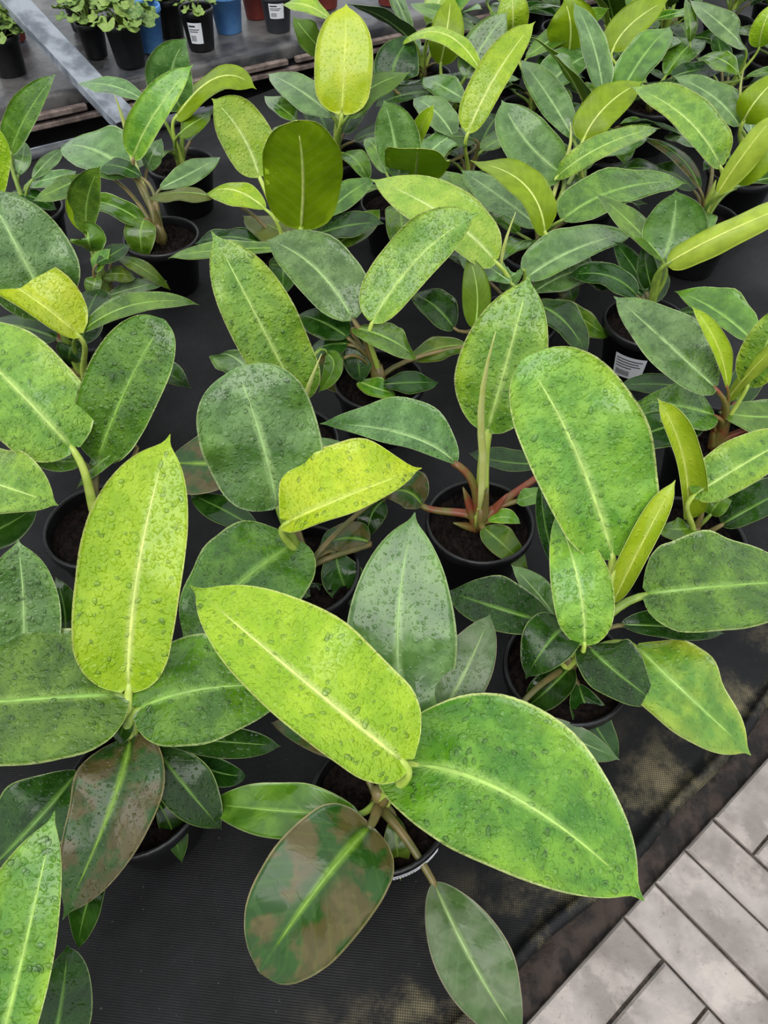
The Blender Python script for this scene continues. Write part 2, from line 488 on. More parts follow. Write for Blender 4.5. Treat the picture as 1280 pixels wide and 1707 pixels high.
def mat_paver():
    b = NT('worn_grey_paver')
    g = b.n('NewGeometry').outputs['Position']
    rnd = b.n('ObjectInfo').outputs['Random']
    c = b.mix(b.ramp(b.noise(g, 10, 4, 0.6).outputs[0], 0.36, 0.64), lin((134, 126, 120)), lin((168, 159, 153)))
    c = b.mix(b.ramp(b.noise(g, 16, 5, 0.65, 0.4).outputs[0], 0.50, 0.62, 0.0, 0.6), c, lin((186, 175, 167)))
    c = b.mix(b.ramp(b.noise(g, 7, 4, 0.6).outputs[0], 0.52, 0.66, 0.0, 0.5), c, lin((104, 94, 88)))
    c = b.mix(b.math('MULTIPLY', b.ramp(b.noise(g, 150, 3).outputs[0], 0.62, 0.72), 0.4), c, lin((90, 84, 80)))
    c = b.n('HueSaturation', ins={'Value': b.ramp(rnd, 0, 1, 0.9, 1.12, False), 'Color': c}).outputs[0]
    bp = b.n('Bump', ins={'Strength': 0.5, 'Distance': 0.001, 'Height': b.noise(g, 240, 4).outputs[0]})
    p = b.n('BsdfPrincipled', ins={'Base Color': c, 'Roughness': 0.62, 'Normal': bp.outputs[0]})
    return b.finish(p.outputs[0])
def build_paving():
    M_P = mat_paver(); M_J = simple('joint_sand', (52, 46, 42), 0.85, (84, 76, 68), 90, 0.8, 300)
    z0 = -0.015
    bed = link('paving', mesh_from('paving', [eg(-1.6, -0.014, z0 - .008), eg(4.6, -0.014, z0 - .008), eg(4.6, -1.5, z0 - .008), eg(-1.6, -1.5, z0 - .008)], [(0, 3, 2, 1)], (M_J,), False))
    tag(bed, 'grey basket-weave brick paving beside the plant bed', kind='structure')
    u = 0.0667; J = 0.0045
    lx, ly = 3*u - J, u - J
    v, f = [], []
    for (ins_, z) in ((0, -.05), (0, -.003), (.003, 0)):
        for (sx, sy) in ((-1, -1), (1, -1), (1, 1), (-1, 1)):
            v.append((sx * (lx/2 - ins_), sy * (ly/2 - ins_), z))
    for j in range(2):
        for k in range(4):
            q = (k + 1) % 4
            f.append((j*4 + k, j*4 + q, (j+1)*4 + q, (j+1)*4 + k))
    f.append((8, 9, 10, 11))
    me = mesh_from('paver', v, f, (M_P,), False)
    rg = random.Random(4)
    e0, gtop = 0.401, -0.013
    for j in range(0, 6):
        for i in range(-6, 9):
            for k in range(3):
                if (i + j) % 2 == 0:   # bricks end-on to the bed
                    e = e0 + (3*i + k + .5)*u; g = gtop - (3*j + 1.5)*u; a = ANG + math.pi/2
                else:
                    e = e0 + (3*i + 1.5)*u; g = gtop - (3*j + k + .5)*u; a = ANG
                if e < -0.8 or e > 2.6: continue
                o = link('paver', me, bed)
                o.location = eg(e, g, z0 + rg.uniform(-.0015, .0015))
                o.rotation_euler = (rg.uniform(-.006, .006), rg.uniform(-.006, .006), a + rg.uniform(-.006, .006))
build_paving()
# dark ground far below and around the bed
gm = simple('bare_dark_ground', (24, 23, 22), 0.9, (40, 38, 36), 8)
tag(link('ground', mesh_from('ground', [(-14, -6, -.07), (14, -6, -.07), (14, 18, -.07), (-14, 18, -.07)], [(0, 1, 2, 3)], (gm,), False)), 'dark ground beneath the growing beds', kind='structure')

# ------------------------------------------------------------------ pots
M_POT = simple('black_plastic_pot', (17, 17, 18), 0.34, (24, 24, 26), 40, 0.15, 300)
M_POT2 = simple('dark_grey_plastic_pot', (52, 54, 60), 0.5)
M_BLUE = simple('blue_plastic_pot', (74, 128, 196), 0.45, (92, 146, 206), 20)
M_RED = simple('red_brown_plastic_pot', (124, 48, 42), 0.5, (140, 58, 50), 20)
M_TERRA = simple('terracotta_plastic_pot', (142, 78, 56), 0.5, (158, 92, 68), 20)
M_LABEL = simple('white_label', (226, 228, 232), 0.5)
M_INK = simple('black_ink', (40, 40, 44), 0.6)
def pot_mesh(name, r, h, mat):
    t = .0025
    return lathe(name, [(r*.72, 0), (r*.74, .002), (r*.93, h*.86), (r*.985, h*.865), (r, h*.88), (r, h - .003), (r - .002, h), (r - .005, h), (r - .0065, h - .004),
                        (r*.915, h*.85), (r*.70, .006), (0.0001, .006)], 40, mat)
def soil_mesh(name, r, z, mat, seed):
    rg = random.Random(seed)
    v, f = [(0, 0, z + .006)], []
    seg, rings = 34, 11
    for j in range(1, rings + 1):
        for i in range(seg):
            a = 2*math.pi*i/seg + rg.uniform(-.08, .08); rr = r*j/rings
            v.append((rr*math.cos(a), rr*math.sin(a), z + (rg.uniform(-.007, .007) if j < rings else -.002)))
    for i in range(seg): f.append((0, 1 + i, 1 + (i+1) % seg))
    for j in range(rings - 1):
        for i in range(seg):
            k = (i+1) % seg
            f.append((1 + j*seg + i, 1 + (j+1)*seg + i, 1 + (j+1)*seg + k, 1 + j*seg + k))
    return mesh_from(name, v, f, (mat,), smooth=False)
PR, PH = 0.090, 0.132
ME_POT = pot_mesh('pot', PR, PH, M_POT)
ME_SOILS = [soil_mesh('soil', PR*.90, PH*.84, M_SOIL, s) for s in range(4)]
M_GRIT = simple('pale_grit', (150, 140, 130), 0.8)

def curved_label(name, parent, r, z0, z1, a0, a1, h, rpot, lines):
    """white sticker hugging a tapered pot wall, with rows of printed marks"""
    def rad(z): return rpot*(.74 + .19*min(1, z/(h*.86)))
    n = 8; v, f = [], []
    for i in range(n + 1):
        a = a0 + (a1 - a0)*i/n
        for z in (z0, z1): v.append(((rad(z) + .0012)*math.cos(a), (rad(z) + .0012)*math.sin(a), z))
    for i in range(n): f.append((2*i, 2*i+2, 2*i+3, 2*i+1))
    o = link(name, mesh_from(name, v, f, (M_LABEL,)), parent); tag(o, 'white printed sticker')
    v, f = [], []
    for (u0, u1, q0, q1) in lines:
        m = 4; b0 = len(v)
        for i in range(m + 1):
            a = a0 + (a1 - a0)*(u0 + (u1 - u0)*i/m)
            for q in (q0, q1):
                z = z0 + (z1 - z0)*q
                v.append(((rad(z) + .0018)*math.cos(a), (rad(z) + .0018)*math.sin(a), z))
        for i in range(m): f.append((b0 + 2*i, b0 + 2*i+2, b0 + 2*i+3, b0 + 2*i+1))
    if f: link('label_print', mesh_from('label_print', v, f, (M_INK,)), o)
    return o
PRINT_A = [(.08, .55, .80, .88), (.08, .80, .66, .70), (.08, .70, .56, .60)] + [(.12 + .05*k, .14 + .05*k, .12, .40) for k in range(8)]
PRINT_B = [(.06, .9, .82, .86), (.06, .8, .70, .74), (.06, .86, .58, .62), (.06, .6, .46, .50)] + [(.1 + .04*k, .12 + .04*k, .1, .34) for k in range(12)]

LEAVES = [
    ('A', 'lime', (19, 343, 270), (-90, 405, 340), (-240, 540, 330), (0.086, -0.185, 0.979), 50, 77, 'ob', 0.1, 0.06, 0.0, 2, 1),
    ('A', 'lg', (41, 356, 220), (156, 301, 250), (286, 215, 190), (0.054, -0.117, 0.992), 106, 82, 'ov', 0.05, 0.24, 0.0, 2, 1),
    ('A', 'bz', (-19, 303, 160), (-76, 237, 160), (-144, 163, 90), (-0.198, -0.292, 0.936), 68, 66, 'bl', 0.12, 0.03, 0.0, 0, 1),
    ('A', 'pale', (62, 248, 120), (102, 168, 110), (158, 99, 50), (0.168, -0.328, 0.93), 46, 41, 'el', 0.05, 0.03, 0.0, 0, 1),
    ('A', 'mg', (-35, 322, 150), (-129, 327, 150), (-229, 346, 120), (-0.158, -0.043, 0.986), 34, 35, 'el', 0.05, 0.03, 0.0, 0, 1),
    ('A', 'ol', (14, 325, 130), (16, 292, 120), (21, 263, 80), (0.05, -0.621, 0.782), 16, 16, 'el', 0.05, 0.03, 0.0, 0, 1),
    ('A', 'bg', (26, 419, 180), (18, 524, 270), (40, 638, 350), (-0.028, -0.611, 0.791), 66, 75, 'ov', 0.06, 0.03, 0.0, 1, 1),
    ('A', 'pale', (63, 419, 180), (103, 473, 230), (140, 548, 250), (-0.147, -0.402, 0.904), 37, 33, 'el', 0.05, 0.03, 0.0, 1, 1),
    ('A', 'bz', (-36, 382, 160), (-93, 419, 160), (-153, 447, 140), (-0.145, 0.045, 0.988), 19, 19, 'el', 0.05, 0.03, 0.0, 0, 1),
    ('B', 'lime', (-314, 446, 250), (-287, 535, 380), (-254, 659, 470), (0.181, -0.73, 0.659), 68, 51, 'ob', 0.13, 0.05, 0.0, 2, 1),
    ('B', 'mg', (-334, 438, 240), (-452, 419, 260), (-609, 421, 220), (-0.066, -0.093, 0.993), 81, 93, 'ob', 0.06, 0.08, 0.0, 2, 1),
    ('B', 'mg', (-299, 425, 230), (-212, 441, 250), (-105, 452, 230), (0.013, -0.095, 0.995), 74, 70, 'ov', 0.06, 0.08, 0.0, 2, 1),
    ('B', 'bz', (-315, 395, 200), (-324, 310, 190), (-378, 213, 110), (-0.055, -0.428, 0.902), 55, 52, 'ov', 0.06, 0.03, 0.0, 1, 1),
    ('B', 'dg', (-383, 365, 170), (-426, 301, 160), (-501, 254, 100), (-0.217, -0.348, 0.912), 45, 57, 'el', 0.05, 0.03, 0.0, 1, 1),
    ('B', 'dg', (-285, 390, 190), (-241, 346, 170), (-202, 313, 120), (0.37, -0.373, 0.851), 34, 31, 'el', 0.05, 0.03, 0.0, 1, 1),
    ('B', 'dg', (-288, 407, 190), (-199, 398, 190), (-130, 401, 170), (0.124, -0.043, 0.991), 20, 22, 'el', 0.05, 0.03, 0.0, 1, 1),
    ('B', 'dg', (-267, 397, 150), (-215, 379, 140), (-178, 382, 120), (0.304, -0.088, 0.949), 18, 20, 'ov', 0.05, 0.03, 0.0, 0, 1),
    ('B', 'dg', (-285, 342, 130), (-269, 319, 110), (-260, 290, 60), (0.365, -0.682, 0.634), 19, 13, 'el', 0.05, 0.03, 0.0, 0, 1),
    ('B', 'dg', (-326, 427, 200), (-323, 406, 210), (-329, 392, 200), (0.07, -0.006, 0.998), 13, 13, 'bl', 0.05, 0.03, 0.0, 0, 1),
    ('B', 'dg', (-337, 270, 130), (-357, 230, 100), (-376, 196, 40), (-0.185, -0.719, 0.67), 19, 21, 'el', 0.05, 0.03, 0.0, 0, 1),
    ('G', 'lg', (-357, 41, 240), (-318, 137, 340), (-299, 241, 400), (0.176, -0.646, 0.743), 55, 27, 'ov', 0.08, 0.03, 0.0, 2, 1),
    ('G', 'dg', (-325, 52, 200), (-328, 116, 190), (-351, 182, 150), (0.029, 0.364, 0.931), 30, 32, 'ov', 0.05, 0.03, 0.0, 1, 1),
    ('C', 'lgl', (304, 617, 290), (236, 676, 430), (168, 737, 520), (0.052, -0.872, 0.487), 59, 89, 'bl', 0.07, 0.04, 0.0, 2, 1),
    ('C', 'lgl', (271, 532, 200), (256, 585, 275), (239, 692, 290), (-0.192, -0.511, 0.838), 37, 42, 'ov', 0.08, 0.03, 0.0, 2, 1),
    ('C', 'roll', (323, 600, 200), (339, 618, 310), (369, 657, 390), (-0.489, -0.795, 0.36), 22, 18, 'el', 0.05, 0.03, 0.9, 1, 1),
    ('C', 'mg', (372, 607, 210), (473, 606, 230), (612, 635, 200), (0.052, -0.093, 0.994), 82, 67, 'ob', 0.05, 0.04, 0.0, 2, 1),
    ('C', 'dg', (341, 581, 170), (413, 576, 170), (496, 584, 140), (0.192, -0.099, 0.976), 27, 21, 'el', 0.05, 0.03, 0.0, 1, 1),
    ('C', 'dg', (255, 567, 190), (221, 532, 200), (193, 500, 160), (-0.169, -0.268, 0.949), 35, 38, 'ov', 0.05, 0.12, 0.0, 1, 1),
    ('C', 'dg', (284, 537, 180), (312, 500, 180), (375, 471, 140), (0.204, -0.287, 0.936), 49, 40, 'ov', 0.05, 0.08, 0.0, 2, 1),
    ('C', 'lgo', (360, 556, 150), (412, 482, 150), (504, 421, 90), (0.131, -0.283, 0.95), 64, 62, 'ov', 0.05, 0.03, 0.0, 1, 1),
    ('C', 'dg', (262, 529, 140), (225, 497, 130), (197, 487, 90), (-0.409, -0.369, 0.834), 26, 24, 'ov', 0.05, 0.03, 0.0, 0, 1),
    ('C', 'dg', (276, 511, 120), (293, 464, 100), (334, 430, 50), (0.199, -0.554, 0.809), 26, 29, 'el', 0.05, 0.03, 0.0, 0, 1),
    ('C', 'dg', (260, 652, 180), (229, 693, 260), (224, 736, 310), (-0.042, -0.844, 0.534), 11, 27, 'el', 0.05, 0.03, 0.0, 1, 1),
    ('C', 'bg', (250, 606, 150), (223, 637, 170), (192, 684, 170), (-0.046, -0.278, 0.959), 15, 23, 'el', 0.05, 0.03, 0.0, 0, 1),
    ('C', 'dg', (238, 575, 180), (155, 590, 200), (93, 631, 180), (-0.041, -0.106, 0.994), 36, 50, 'el', 0.05, 0.03, 0.0, 2, 1),
    ('C', 'pale', (185, 447, 140), (248, 429, 130), (319, 411, 100), (0.242, -0.161, 0.957), 21, 26, 'el', 0.05, 0.03, 0.0, 0, 1),
    ('D', 'lgl', (158, 845, 300), (179, 881, 410), (203, 943, 500), (-0.22, -0.855, 0.47), 69, 57, 'ov', 0.08, 0.04, 0.0, 2, 1),
    ('D', 'bg', (109, 825, 250), (26, 855, 280), (-104, 908, 250), (-0.079, -0.203, 0.976), 24, 61, 'el', 0.1, 0.03, 0.0, 2, 1),
    ('D', 'dg', (262, 877, 190), (200, 880, 190), (140, 890, 200), (0.065, -0.154, 0.986), 18, 29, 'el', 0.05, 0.03, 0.0, 1, 1),
    ('D', 'ol', (163, 780, 140), (194, 751, 130), (236, 736, 90), (0.316, -0.436, 0.843), 28, 24, 'ov', 0.05, 0.03, 0.0, 0, 1),
    ('D', 'lg', (171, 795, 140), (197, 795, 150), (222, 789, 140), (-0.016, -0.133, 0.991), 16, 13, 'el', 0.05, 0.03, 0.0, 0, 1),
    ('D', 'bz', (62, 823, 150), (33, 834, 170), (-2, 841, 150), (-0.037, -0.129, 0.991), 29, 43, 'ov', 0.05, 0.03, 0.0, 0, 1),
    ('D', 'mg', (215, 815, 170), (233, 814, 180), (259, 830, 180), (-0.159, -0.18, 0.971), 16, 18, 'el', 0.05, 0.03, 0.0, 0, 1),
    ('E', 'yel', (-134, 689, 270), (-50, 701, 310), (56, 773, 290), (0.009, -0.249, 0.969), 83, 27, 'ob', 0.12, 0.1, 0.0, 2, 1),
    ('E', 'bg', (-154, 726, 260), (-172, 767, 370), (-201, 818, 440), (0.247, -0.837, 0.489), 82, 81, 'bl', 0.06, 0.03, 0.0, 2, 1),
    ('E', 'mg', (-138, 710, 190), (-210, 627, 200), (-293, 566, 140), (-0.092, -0.238, 0.967), 84, 84, 'ov', 0.05, 0.08, 0.0, 2, 1),
    ('E', 'bz', (-25, 753, 140), (-65, 759, 140), (-106, 757, 120), (-0.243, -0.122, 0.962), 28, 31, 'ov', 0.05, 0.03, 0.0, 0, 1),
    ('E', 'dg', (-2, 821, 160), (-21, 797, 150), (-27, 773, 120), (-0.177, -0.571, 0.801), 23, 23, 'ov', 0.05, 0.03, 0.0, 0, 1),
    ('E', 'dg', (-76, 729, 140), (-66, 694, 120), (-46, 670, 80), (0.253, -0.621, 0.742), 34, 31, 'el', 0.05, 0.03, 0.0, 0, 1),
    ('E', 'dg', (-132, 677, 120), (-105, 662, 100), (-74, 649, 60), (0.558, -0.403, 0.726), 29, 30, 'el', 0.05, 0.03, 0.0, 0, 1),
    ('E', 'dg', (-203, 770, 150), (-262, 804, 160), (-323, 844, 150), (-0.047, -0.076, 0.996), 27, 23, 'el', 0.05, 0.03, 0.0, 0, 1),
    ('E', 'bz', (-233, 880, 190), (-302, 877, 190), (-370, 899, 170), (-0.16, -0.115, 0.98), 63, 66, 'el', 0.05, 0.03, 0.0, 0, 1),
    ('F', 'lgl', (-484, 840, 270), (-564, 895, 350), (-693, 1011, 380), (0.197, -0.349, 0.916), 72, 79, 'ob', 0.07, 0.05, 0.0, 2, 1),
    ('F', 'mg', (-458, 862, 220), (-388, 900, 340), (-325, 951, 420), (-0.027, -0.906, 0.422), 63, 51, 'bl', 0.05, 0.05, 0.0, 2, 1),
    ('F', 'mg', (-412, 888, 220), (-451, 854, 220), (-504, 839, 170), (-0.344, -0.276, 0.898), 16, 29, 'ov', -0.2, 0.03, 0.0, 2, 1),
    ('F', 'mg', (-485, 854, 220), (-514, 835, 240), (-565, 843, 240), (0.246, -0.038, 0.969), 20, 20, 'el', -0.1, 0.03, 0.0, 1, 1),
    ('H', 'lgl', (-708, 832, 240), (-567, 752, 280), (-473, 727, 260), (-0.103, -0.04, 0.994), 62, 57, 'ov', 0.06, 0.03, 0.0, 2, 1),
    ('H', 'dg', (-664, 734, 160), (-602, 756, 170), (-557, 803, 170), (0.017, -0.169, 0.986), 34, 39, 'el', 0.05, 0.03, 0.0, 0, 1),
    ('H', 'bg', (-463, 478, 220), (-445, 525, 310), (-441, 569, 380), (0.301, -0.848, 0.437), 50, 43, 'ov', 0.12, 0.03, 0.0, 2, 1),
    ('H', 'dg', (-445, 538, 170), (-433, 564, 220), (-448, 606, 250), (0.26, -0.729, 0.633), 20, 22, 'el', 0.05, 0.03, 0.0, 0, 1),
    ('I', 'lgl', (-138, 952, 260), (-187, 968, 400), (-250, 1028, 520), (0.349, -0.848, 0.4), 49, 58, 'ob', 0.08, 0.03, 0.0, 2, 1),
    ('J', 'lgl', (-19, 1159, 270), (64, 1219, 360), (162, 1241, 430), (-0.203, -0.76, 0.618), 58, 38, 'ob', 0.06, 0.03, 0.0, 2, 1),
    ('J', 'bg', (-59, 1181, 260), (-130, 1252, 320), (-223, 1325, 330), (-0.002, -0.437, 0.899), 52, 70, 'ov', 0.05, 0.03, 0.0, 2, 0),
    ('J', 'mg', (-53, 1177, 240), (13, 1126, 250), (64, 1131, 200), (0.251, -0.184, 0.95), 48, 29, 'ov', -0.15, 0.03, 0.0, 1, 1),
    ('J', 'dg', (-54, 1199, 220), (-49, 1156, 180), (-44, 1137, 140), (0.074, -0.788, 0.612), 27, 28, 'el', 0.05, 0.03, 0.0, 1, 0),
    ('J', 'bz', (-76, 1135, 200), (-106, 1121, 180), (-88, 1106, 140), (-0.185, -0.873, 0.451), 14, 25, 'ov', 0.05, 0.03, 0.0, 0, 0),
    ('J', 'dg', (-70, 1168, 210), (-108, 1176, 200), (-148, 1187, 170), (-0.468, -0.078, 0.88), 49, 31, 'ov', 0.05, 0.03, 0.0, 0, 0),
    ('J', 'dg', (-70, 1177, 220), (-119, 1209, 230), (-167, 1242, 220), (-0.075, -0.113, 0.991), 38, 39, 'ov', 0.05, 0.03, 0.0, 0, 0),
    ('J', 'dg', (0, 1134, 140), (53, 1139, 140), (107, 1161, 120), (0.21, -0.111, 0.971), 27, 28, 'el', 0.05, 0.03, 0.0, 0, 0),
    ('J', 'lg', (-46, 1141, 140), (-11, 1120, 140), (21, 1131, 120), (0.252, -0.203, 0.946), 27, 22, 'bl', 0.05, 0.03, 0.0, 0, 0),
    ('J', 'ol', (159, 1214, 170), (103, 1205, 170), (44, 1190, 150), (-0.128, -0.194, 0.973), 33, 26, 'el', 0.05, 0.03, 0.0, 0, 0),
    ('I', 'mg', (-104, 1123, 220), (-93, 1105, 200), (-124, 1097, 150), (-0.362, -0.832, 0.42), 19, 20, 'ov', 0.05, 0.03, 0.0, 0, 1),
    ('K', 'limp', (212, 1323, 290), (108, 1367, 360), (-28, 1502, 360), (-0.034, -0.402, 0.915), 49, 63, 'ob', 0.06, 0.03, 0.0, 2, 0),
    ('K', 'bg', (246, 1311, 250), (199, 1354, 260), (156, 1439, 240), (-0.087, 0.017, 0.996), 36, 33, 'el', -0.15, 0.03, 0.0, 1, 0),
    ('K', 'bg', (264, 1344, 250), (248, 1337, 240), (234, 1362, 200), (-0.84, -0.413, 0.352), 24, 23, 'ov', 0.05, 0.03, 0.0, 1, 0),
    ('K', 'lg', (178, 1245, 190), (177, 1268, 260), (158, 1305, 310), (0.056, 0.897, -0.438), 26, 29, 'ov', 0.05, 0.03, 0.0, 2, 0),
    ('K', 'dg', (138, 1258, 180), (96, 1275, 220), (55, 1326, 210), (0.062, -0.341, 0.938), 32, 43, 'ov', 0.05, 0.03, 0.0, 1, 0),
    ('K', 'bg', (290, 1358, 230), (395, 1413, 260), (542, 1526, 230), (0.108, -0.163, 0.981), 59, 33, 'ob', 0.04, 0.03, 0.0, 1, 0),
    ('K', 'ol', (362, 1392, 150), (413, 1343, 140), (477, 1329, 100), (0.218, -0.329, 0.919), 26, 43, 'ov', 0.05, 0.03, 0.0, 0, 0),
    ('K', 'bz', (377, 1481, 180), (390, 1429, 170), (410, 1414, 120), (-0.037, -0.675, 0.737), 27, 29, 'el', 0.05, 0.03, 0.0, 0, 0),
    ('K', 'dg', (410, 1447, 180), (465, 1431, 180), (528, 1423, 150), (0.196, -0.233, 0.953), 41, 37, 'el', 0.05, 0.03, 0.0, 0, 0),
    ('L', 'lime', (323, 1440, 280), (274, 1480, 360), (185, 1628, 330), (-0.006, 0.252, -0.968), 48, 33, 'ob', -0.05, 0.03, 0.0, 2, 0),
    ('L', 'bg', (401, 1707, 270), (312, 1710, 340), (258, 1775, 400), (0.138, -0.807, 0.574), 54, 58, 'ob', 0.05, 0.03, 0.0, 1, 0),
    ('L', 'lgl', (392, 1696, 270), (491, 1717, 330), (650, 1847, 310), (0.046, -0.328, 0.944), 29, 30, 'ob', 0.1, 0.03, 0.0, 2, 0),
    ('L', 'bg', (332, 1558, 230), (251, 1626, 260), (179, 1762, 250), (-0.129, -0.192, 0.973), 44, 52, 'ov', 0.05, 0.03, 0.0, 2, 0),
    ('L', 'mg', (390, 1550, 250), (516, 1617, 280), (694, 1705, 250), (0.102, -0.2, 0.975), 58, 46, 'ob', 0.05, 0.03, 0.0, 2, 0),
    ('L', 'bg', (462, 1910, 260), (402, 2007, 320), (349, 2148, 350), (-0.179, -0.422, 0.889), 38, 44, 'el', 0.05, 0.03, 0.0, 1, 0),
    ('L', 'dg', (320, 1813, 200), (282, 1718, 190), (229, 1718, 160), (-0.119, -0.285, 0.951), 6, 6, 'el', 0.05, 0.03, 0.0, 0, 0),
    ('M', 'roll', (553, 1326, 280), (634, 1314, 350), (775, 1347, 400), (0.348, 0.566, -0.747), 27, 37, 'ob', 0.05, 0.03, 0.8, 1, 0),
    ('M', 'bg', (552, 1355, 270), (559, 1383, 330), (549, 1393, 390), (-0.288, -0.914, 0.285), 55, 66, 'ov', 0.05, 0.03, 0.0, 1, 0),
    ('M', 'mg', (550, 1355, 270), (492, 1412, 310), (430, 1500, 330), (-0.012, -0.391, 0.92), 26, 28, 'el', 0.1, 0.03, 0.0, 1, 0),
    ('M', 'dg', (553, 1372, 190), (534, 1384, 230), (524, 1407, 270), (-0.041, -0.922, 0.386), 21, 21, 'ov', 0.05, 0.03, 0.0, 0, 0),
    ('M', 'dg', (540, 1368, 190), (512, 1418, 220), (475, 1454, 250), (-0.072, -0.606, 0.792), 24, 23, 'el', 0.05, 0.03, 0.0, 0, 0),
    ('M', 'dg', (534, 1370, 180), (494, 1398, 190), (442, 1447, 180), (-0.111, -0.133, 0.985), 34, 32, 'el', 0.05, 0.03, 0.0, 0, 0),
    ('N', 'bg', (547, 976, 270), (466, 1025, 320), (403, 1162, 320), (-0.172, -0.378, 0.91), 43, 65, 'ov', 0.05, 0.03, 0.0, 2, 1),
    ('N', 'roll', (575, 986, 260), (526, 986, 350), (471, 998, 410), (0.316, -0.903, 0.292), 13, 13, 'el', 0.05, 0.03, 0.5, 1, 1),
    ('N', 'lgl', (603, 979, 270), (600, 977, 350), (605, 993, 420), (-0.495, -0.864, 0.09), 34, 32, 'ov', 0.05, 0.03, 0.0, 2, 1),
    ('N', 'roll', (603, 1019, 200), (594, 976, 300), (611, 963, 370), (0.803, 0.576, 0.154), 17, 18, 'el', 0.05, 0.03, 1.0, 1, 1),
    ('N', 'mg', (564, 974, 210), (499, 986, 220), (451, 1041, 180), (-0.274, -0.036, 0.961), 51, 57, 'ov', 0.05, 0.03, 0.0, 2, 1),
    ('N', 'dg', (547, 1095, 170), (492, 1099, 170), (445, 1119, 150), (-0.218, -0.122, 0.968), 22, 26, 'el', 0.05, 0.03, 0.0, 0, 0),
    ('N', 'mg', (705, 982, 200), (639, 979, 200), (580, 991, 200), (-0.011, -0.148, 0.989), 40, 35, 'ov', 0.05, 0.03, 0.0, 1, 0),
    ('N', 'mg', (660, 1133, 250), (604, 1190, 270), (553, 1264, 260), (-0.164, -0.209, 0.964), 26, 55, 'ov', 0.05, 0.03, 0.0, 1, 0),
    ('O', 'roll', (483, 778, 170), (427, 770, 320), (376, 800, 400), (0.126, -0.98, 0.151), 15, 24, 'ob', 0.05, 0.03, 0.8, 1, 1),
    ('O', 'lgl', (465, 758, 250), (534, 784, 290), (639, 844, 300), (-0.149, -0.256, 0.955), 41, 32, 'ob', 0.05, 0.03, 0.0, 2, 1),
    ('O', 'dg', (530, 758, 180), (581, 774, 210), (672, 831, 200), (-0.062, -0.149, 0.987), 39, 23, 'ov', 0.05, 0.03, 0.0, 1, 1),
    ('O', 'mg', (489, 764, 160), (462, 762, 160), (444, 780, 140), (-0.41, -0.013, 0.912), 22, 21, 'ov', 0.05, 0.03, 0.0, 0, 1),
    ('O', 'mg', (514, 776, 180), (522, 783, 200), (555, 813, 200), (-0.23, -0.258, 0.938), 18, 17, 'ov', 0.05, 0.03, 0.0, 0, 1),
    ('P', 'yel', (-554, 1136, 260), (-641, 1167, 330), (-769, 1239, 350), (0.24, -0.304, 0.922), 34, 63, 'ob', 0.3, 0.05, 0.0, 2, 0),
    ('P', 'bg', (-603, 1178, 270), (-632, 1202, 390), (-682, 1270, 460), (0.419, -0.736, 0.532), 81, 83, 'ov', 0.05, 0.03, 0.0, 2, 0),
    ('P', 'mg', (-550, 1151, 250), (-454, 1191, 280), (-348, 1236, 250), (0.108, -0.258, 0.96), 27, 23, 'el', 0.05, 0.03, 0.0, 1, 0),
    ('P', 'dg', (-582, 1168, 210), (-588, 1152, 200), (-606, 1168, 160), (-0.117, -0.992, 0.05), 27, 25, 'ov', 0.05, 0.03, 0.0, 1, 0),
    ('P', 'dg', (-621, 1186, 210), (-681, 1204, 220), (-773, 1250, 200), (-0.1, -0.081, 0.992), 43, 38, 'el', 0.05, 0.03, 0.0, 0, 0),
    ('Q', 'mg', (-635, 1517, 230), (-610, 1506, 310), (-557, 1490, 390), (-0.169, -0.982, -0.079), 40, 26, 'el', 0.05, 0.03, 0.0, 1, 0),
    ('Q', 'lime', (-644, 1526, 230), (-648, 1520, 280), (-642, 1522, 330), (0.385, -0.921, -0.054), 17, 16, 'el', 0.05, 0.03, 0.0, 0, 0),
    ('Q', 'mg', (-633, 1514, 240), (-626, 1488, 230), (-638, 1512, 190), (0.056, -0.998, 0.029), 36, 40, 'ov', -0.1, 0.03, 0.0, 0, 0),
    ('Q', 'lg', (-630, 1474, 170), (-612, 1477, 190), (-587, 1493, 210), (-0.312, -0.679, 0.664), 21, 18, 'el', 0.05, 0.03, 0.0, 0, 0),
    ('Q', 'dg', (-615, 1470, 190), (-581, 1491, 200), (-556, 1529, 200), (0.109, -0.271, 0.956), 23, 21, 'el', 0.05, 0.03, 0.0, 0, 0),
    ('Q', 'mg', (-625, 1466, 160), (-627, 1441, 150), (-639, 1438, 120), (0.071, -0.826, 0.559), 15, 21, 'ov', 0.05, 0.03, 0.0, 0, 0),
    ('Q', 'ol', (-617, 1486, 150), (-575, 1476, 160), (-548, 1493, 140), (0.162, -0.264, 0.951), 21, 26, 'el', 0.05, 0.03, 0.0, 0, 0),
    ('Q', 'pale', (-607, 1454, 120), (-542, 1471, 130), (-488, 1509, 120), (0.077, -0.166, 0.983), 27, 23, 'el', 0.05, 0.03, 0.0, 0, 0),
    ('Q', 'ol', (-589, 1526, 170), (-527, 1494, 160), (-480, 1502, 100), (0.444, -0.369, 0.816), 18, 20, 'el', 0.05, 0.03, 0.0, 0, 0),
    ('R', 'lgl', (-583, 1783, 270), (-509, 1775, 370), (-418, 1838, 450), (-0.096, -0.924, 0.371), 45, 26, 'ob', 0.08, 0.03, 0.0, 1, 0),
    ('R', 'bg', (-597, 1771, 240), (-681, 1819, 270), (-788, 1887, 250), (-0.067, -0.195, 0.978), 68, 83, 'ov', 0.05, 0.03, 0.0, 1, 0),
    ('R', 'dg', (-568, 1754, 240), (-619, 1762, 260), (-692, 1780, 250), (0.06, -0.097, 0.994), 31, 34, 'el', -0.1, 0.03, 0.0, 1, 0),
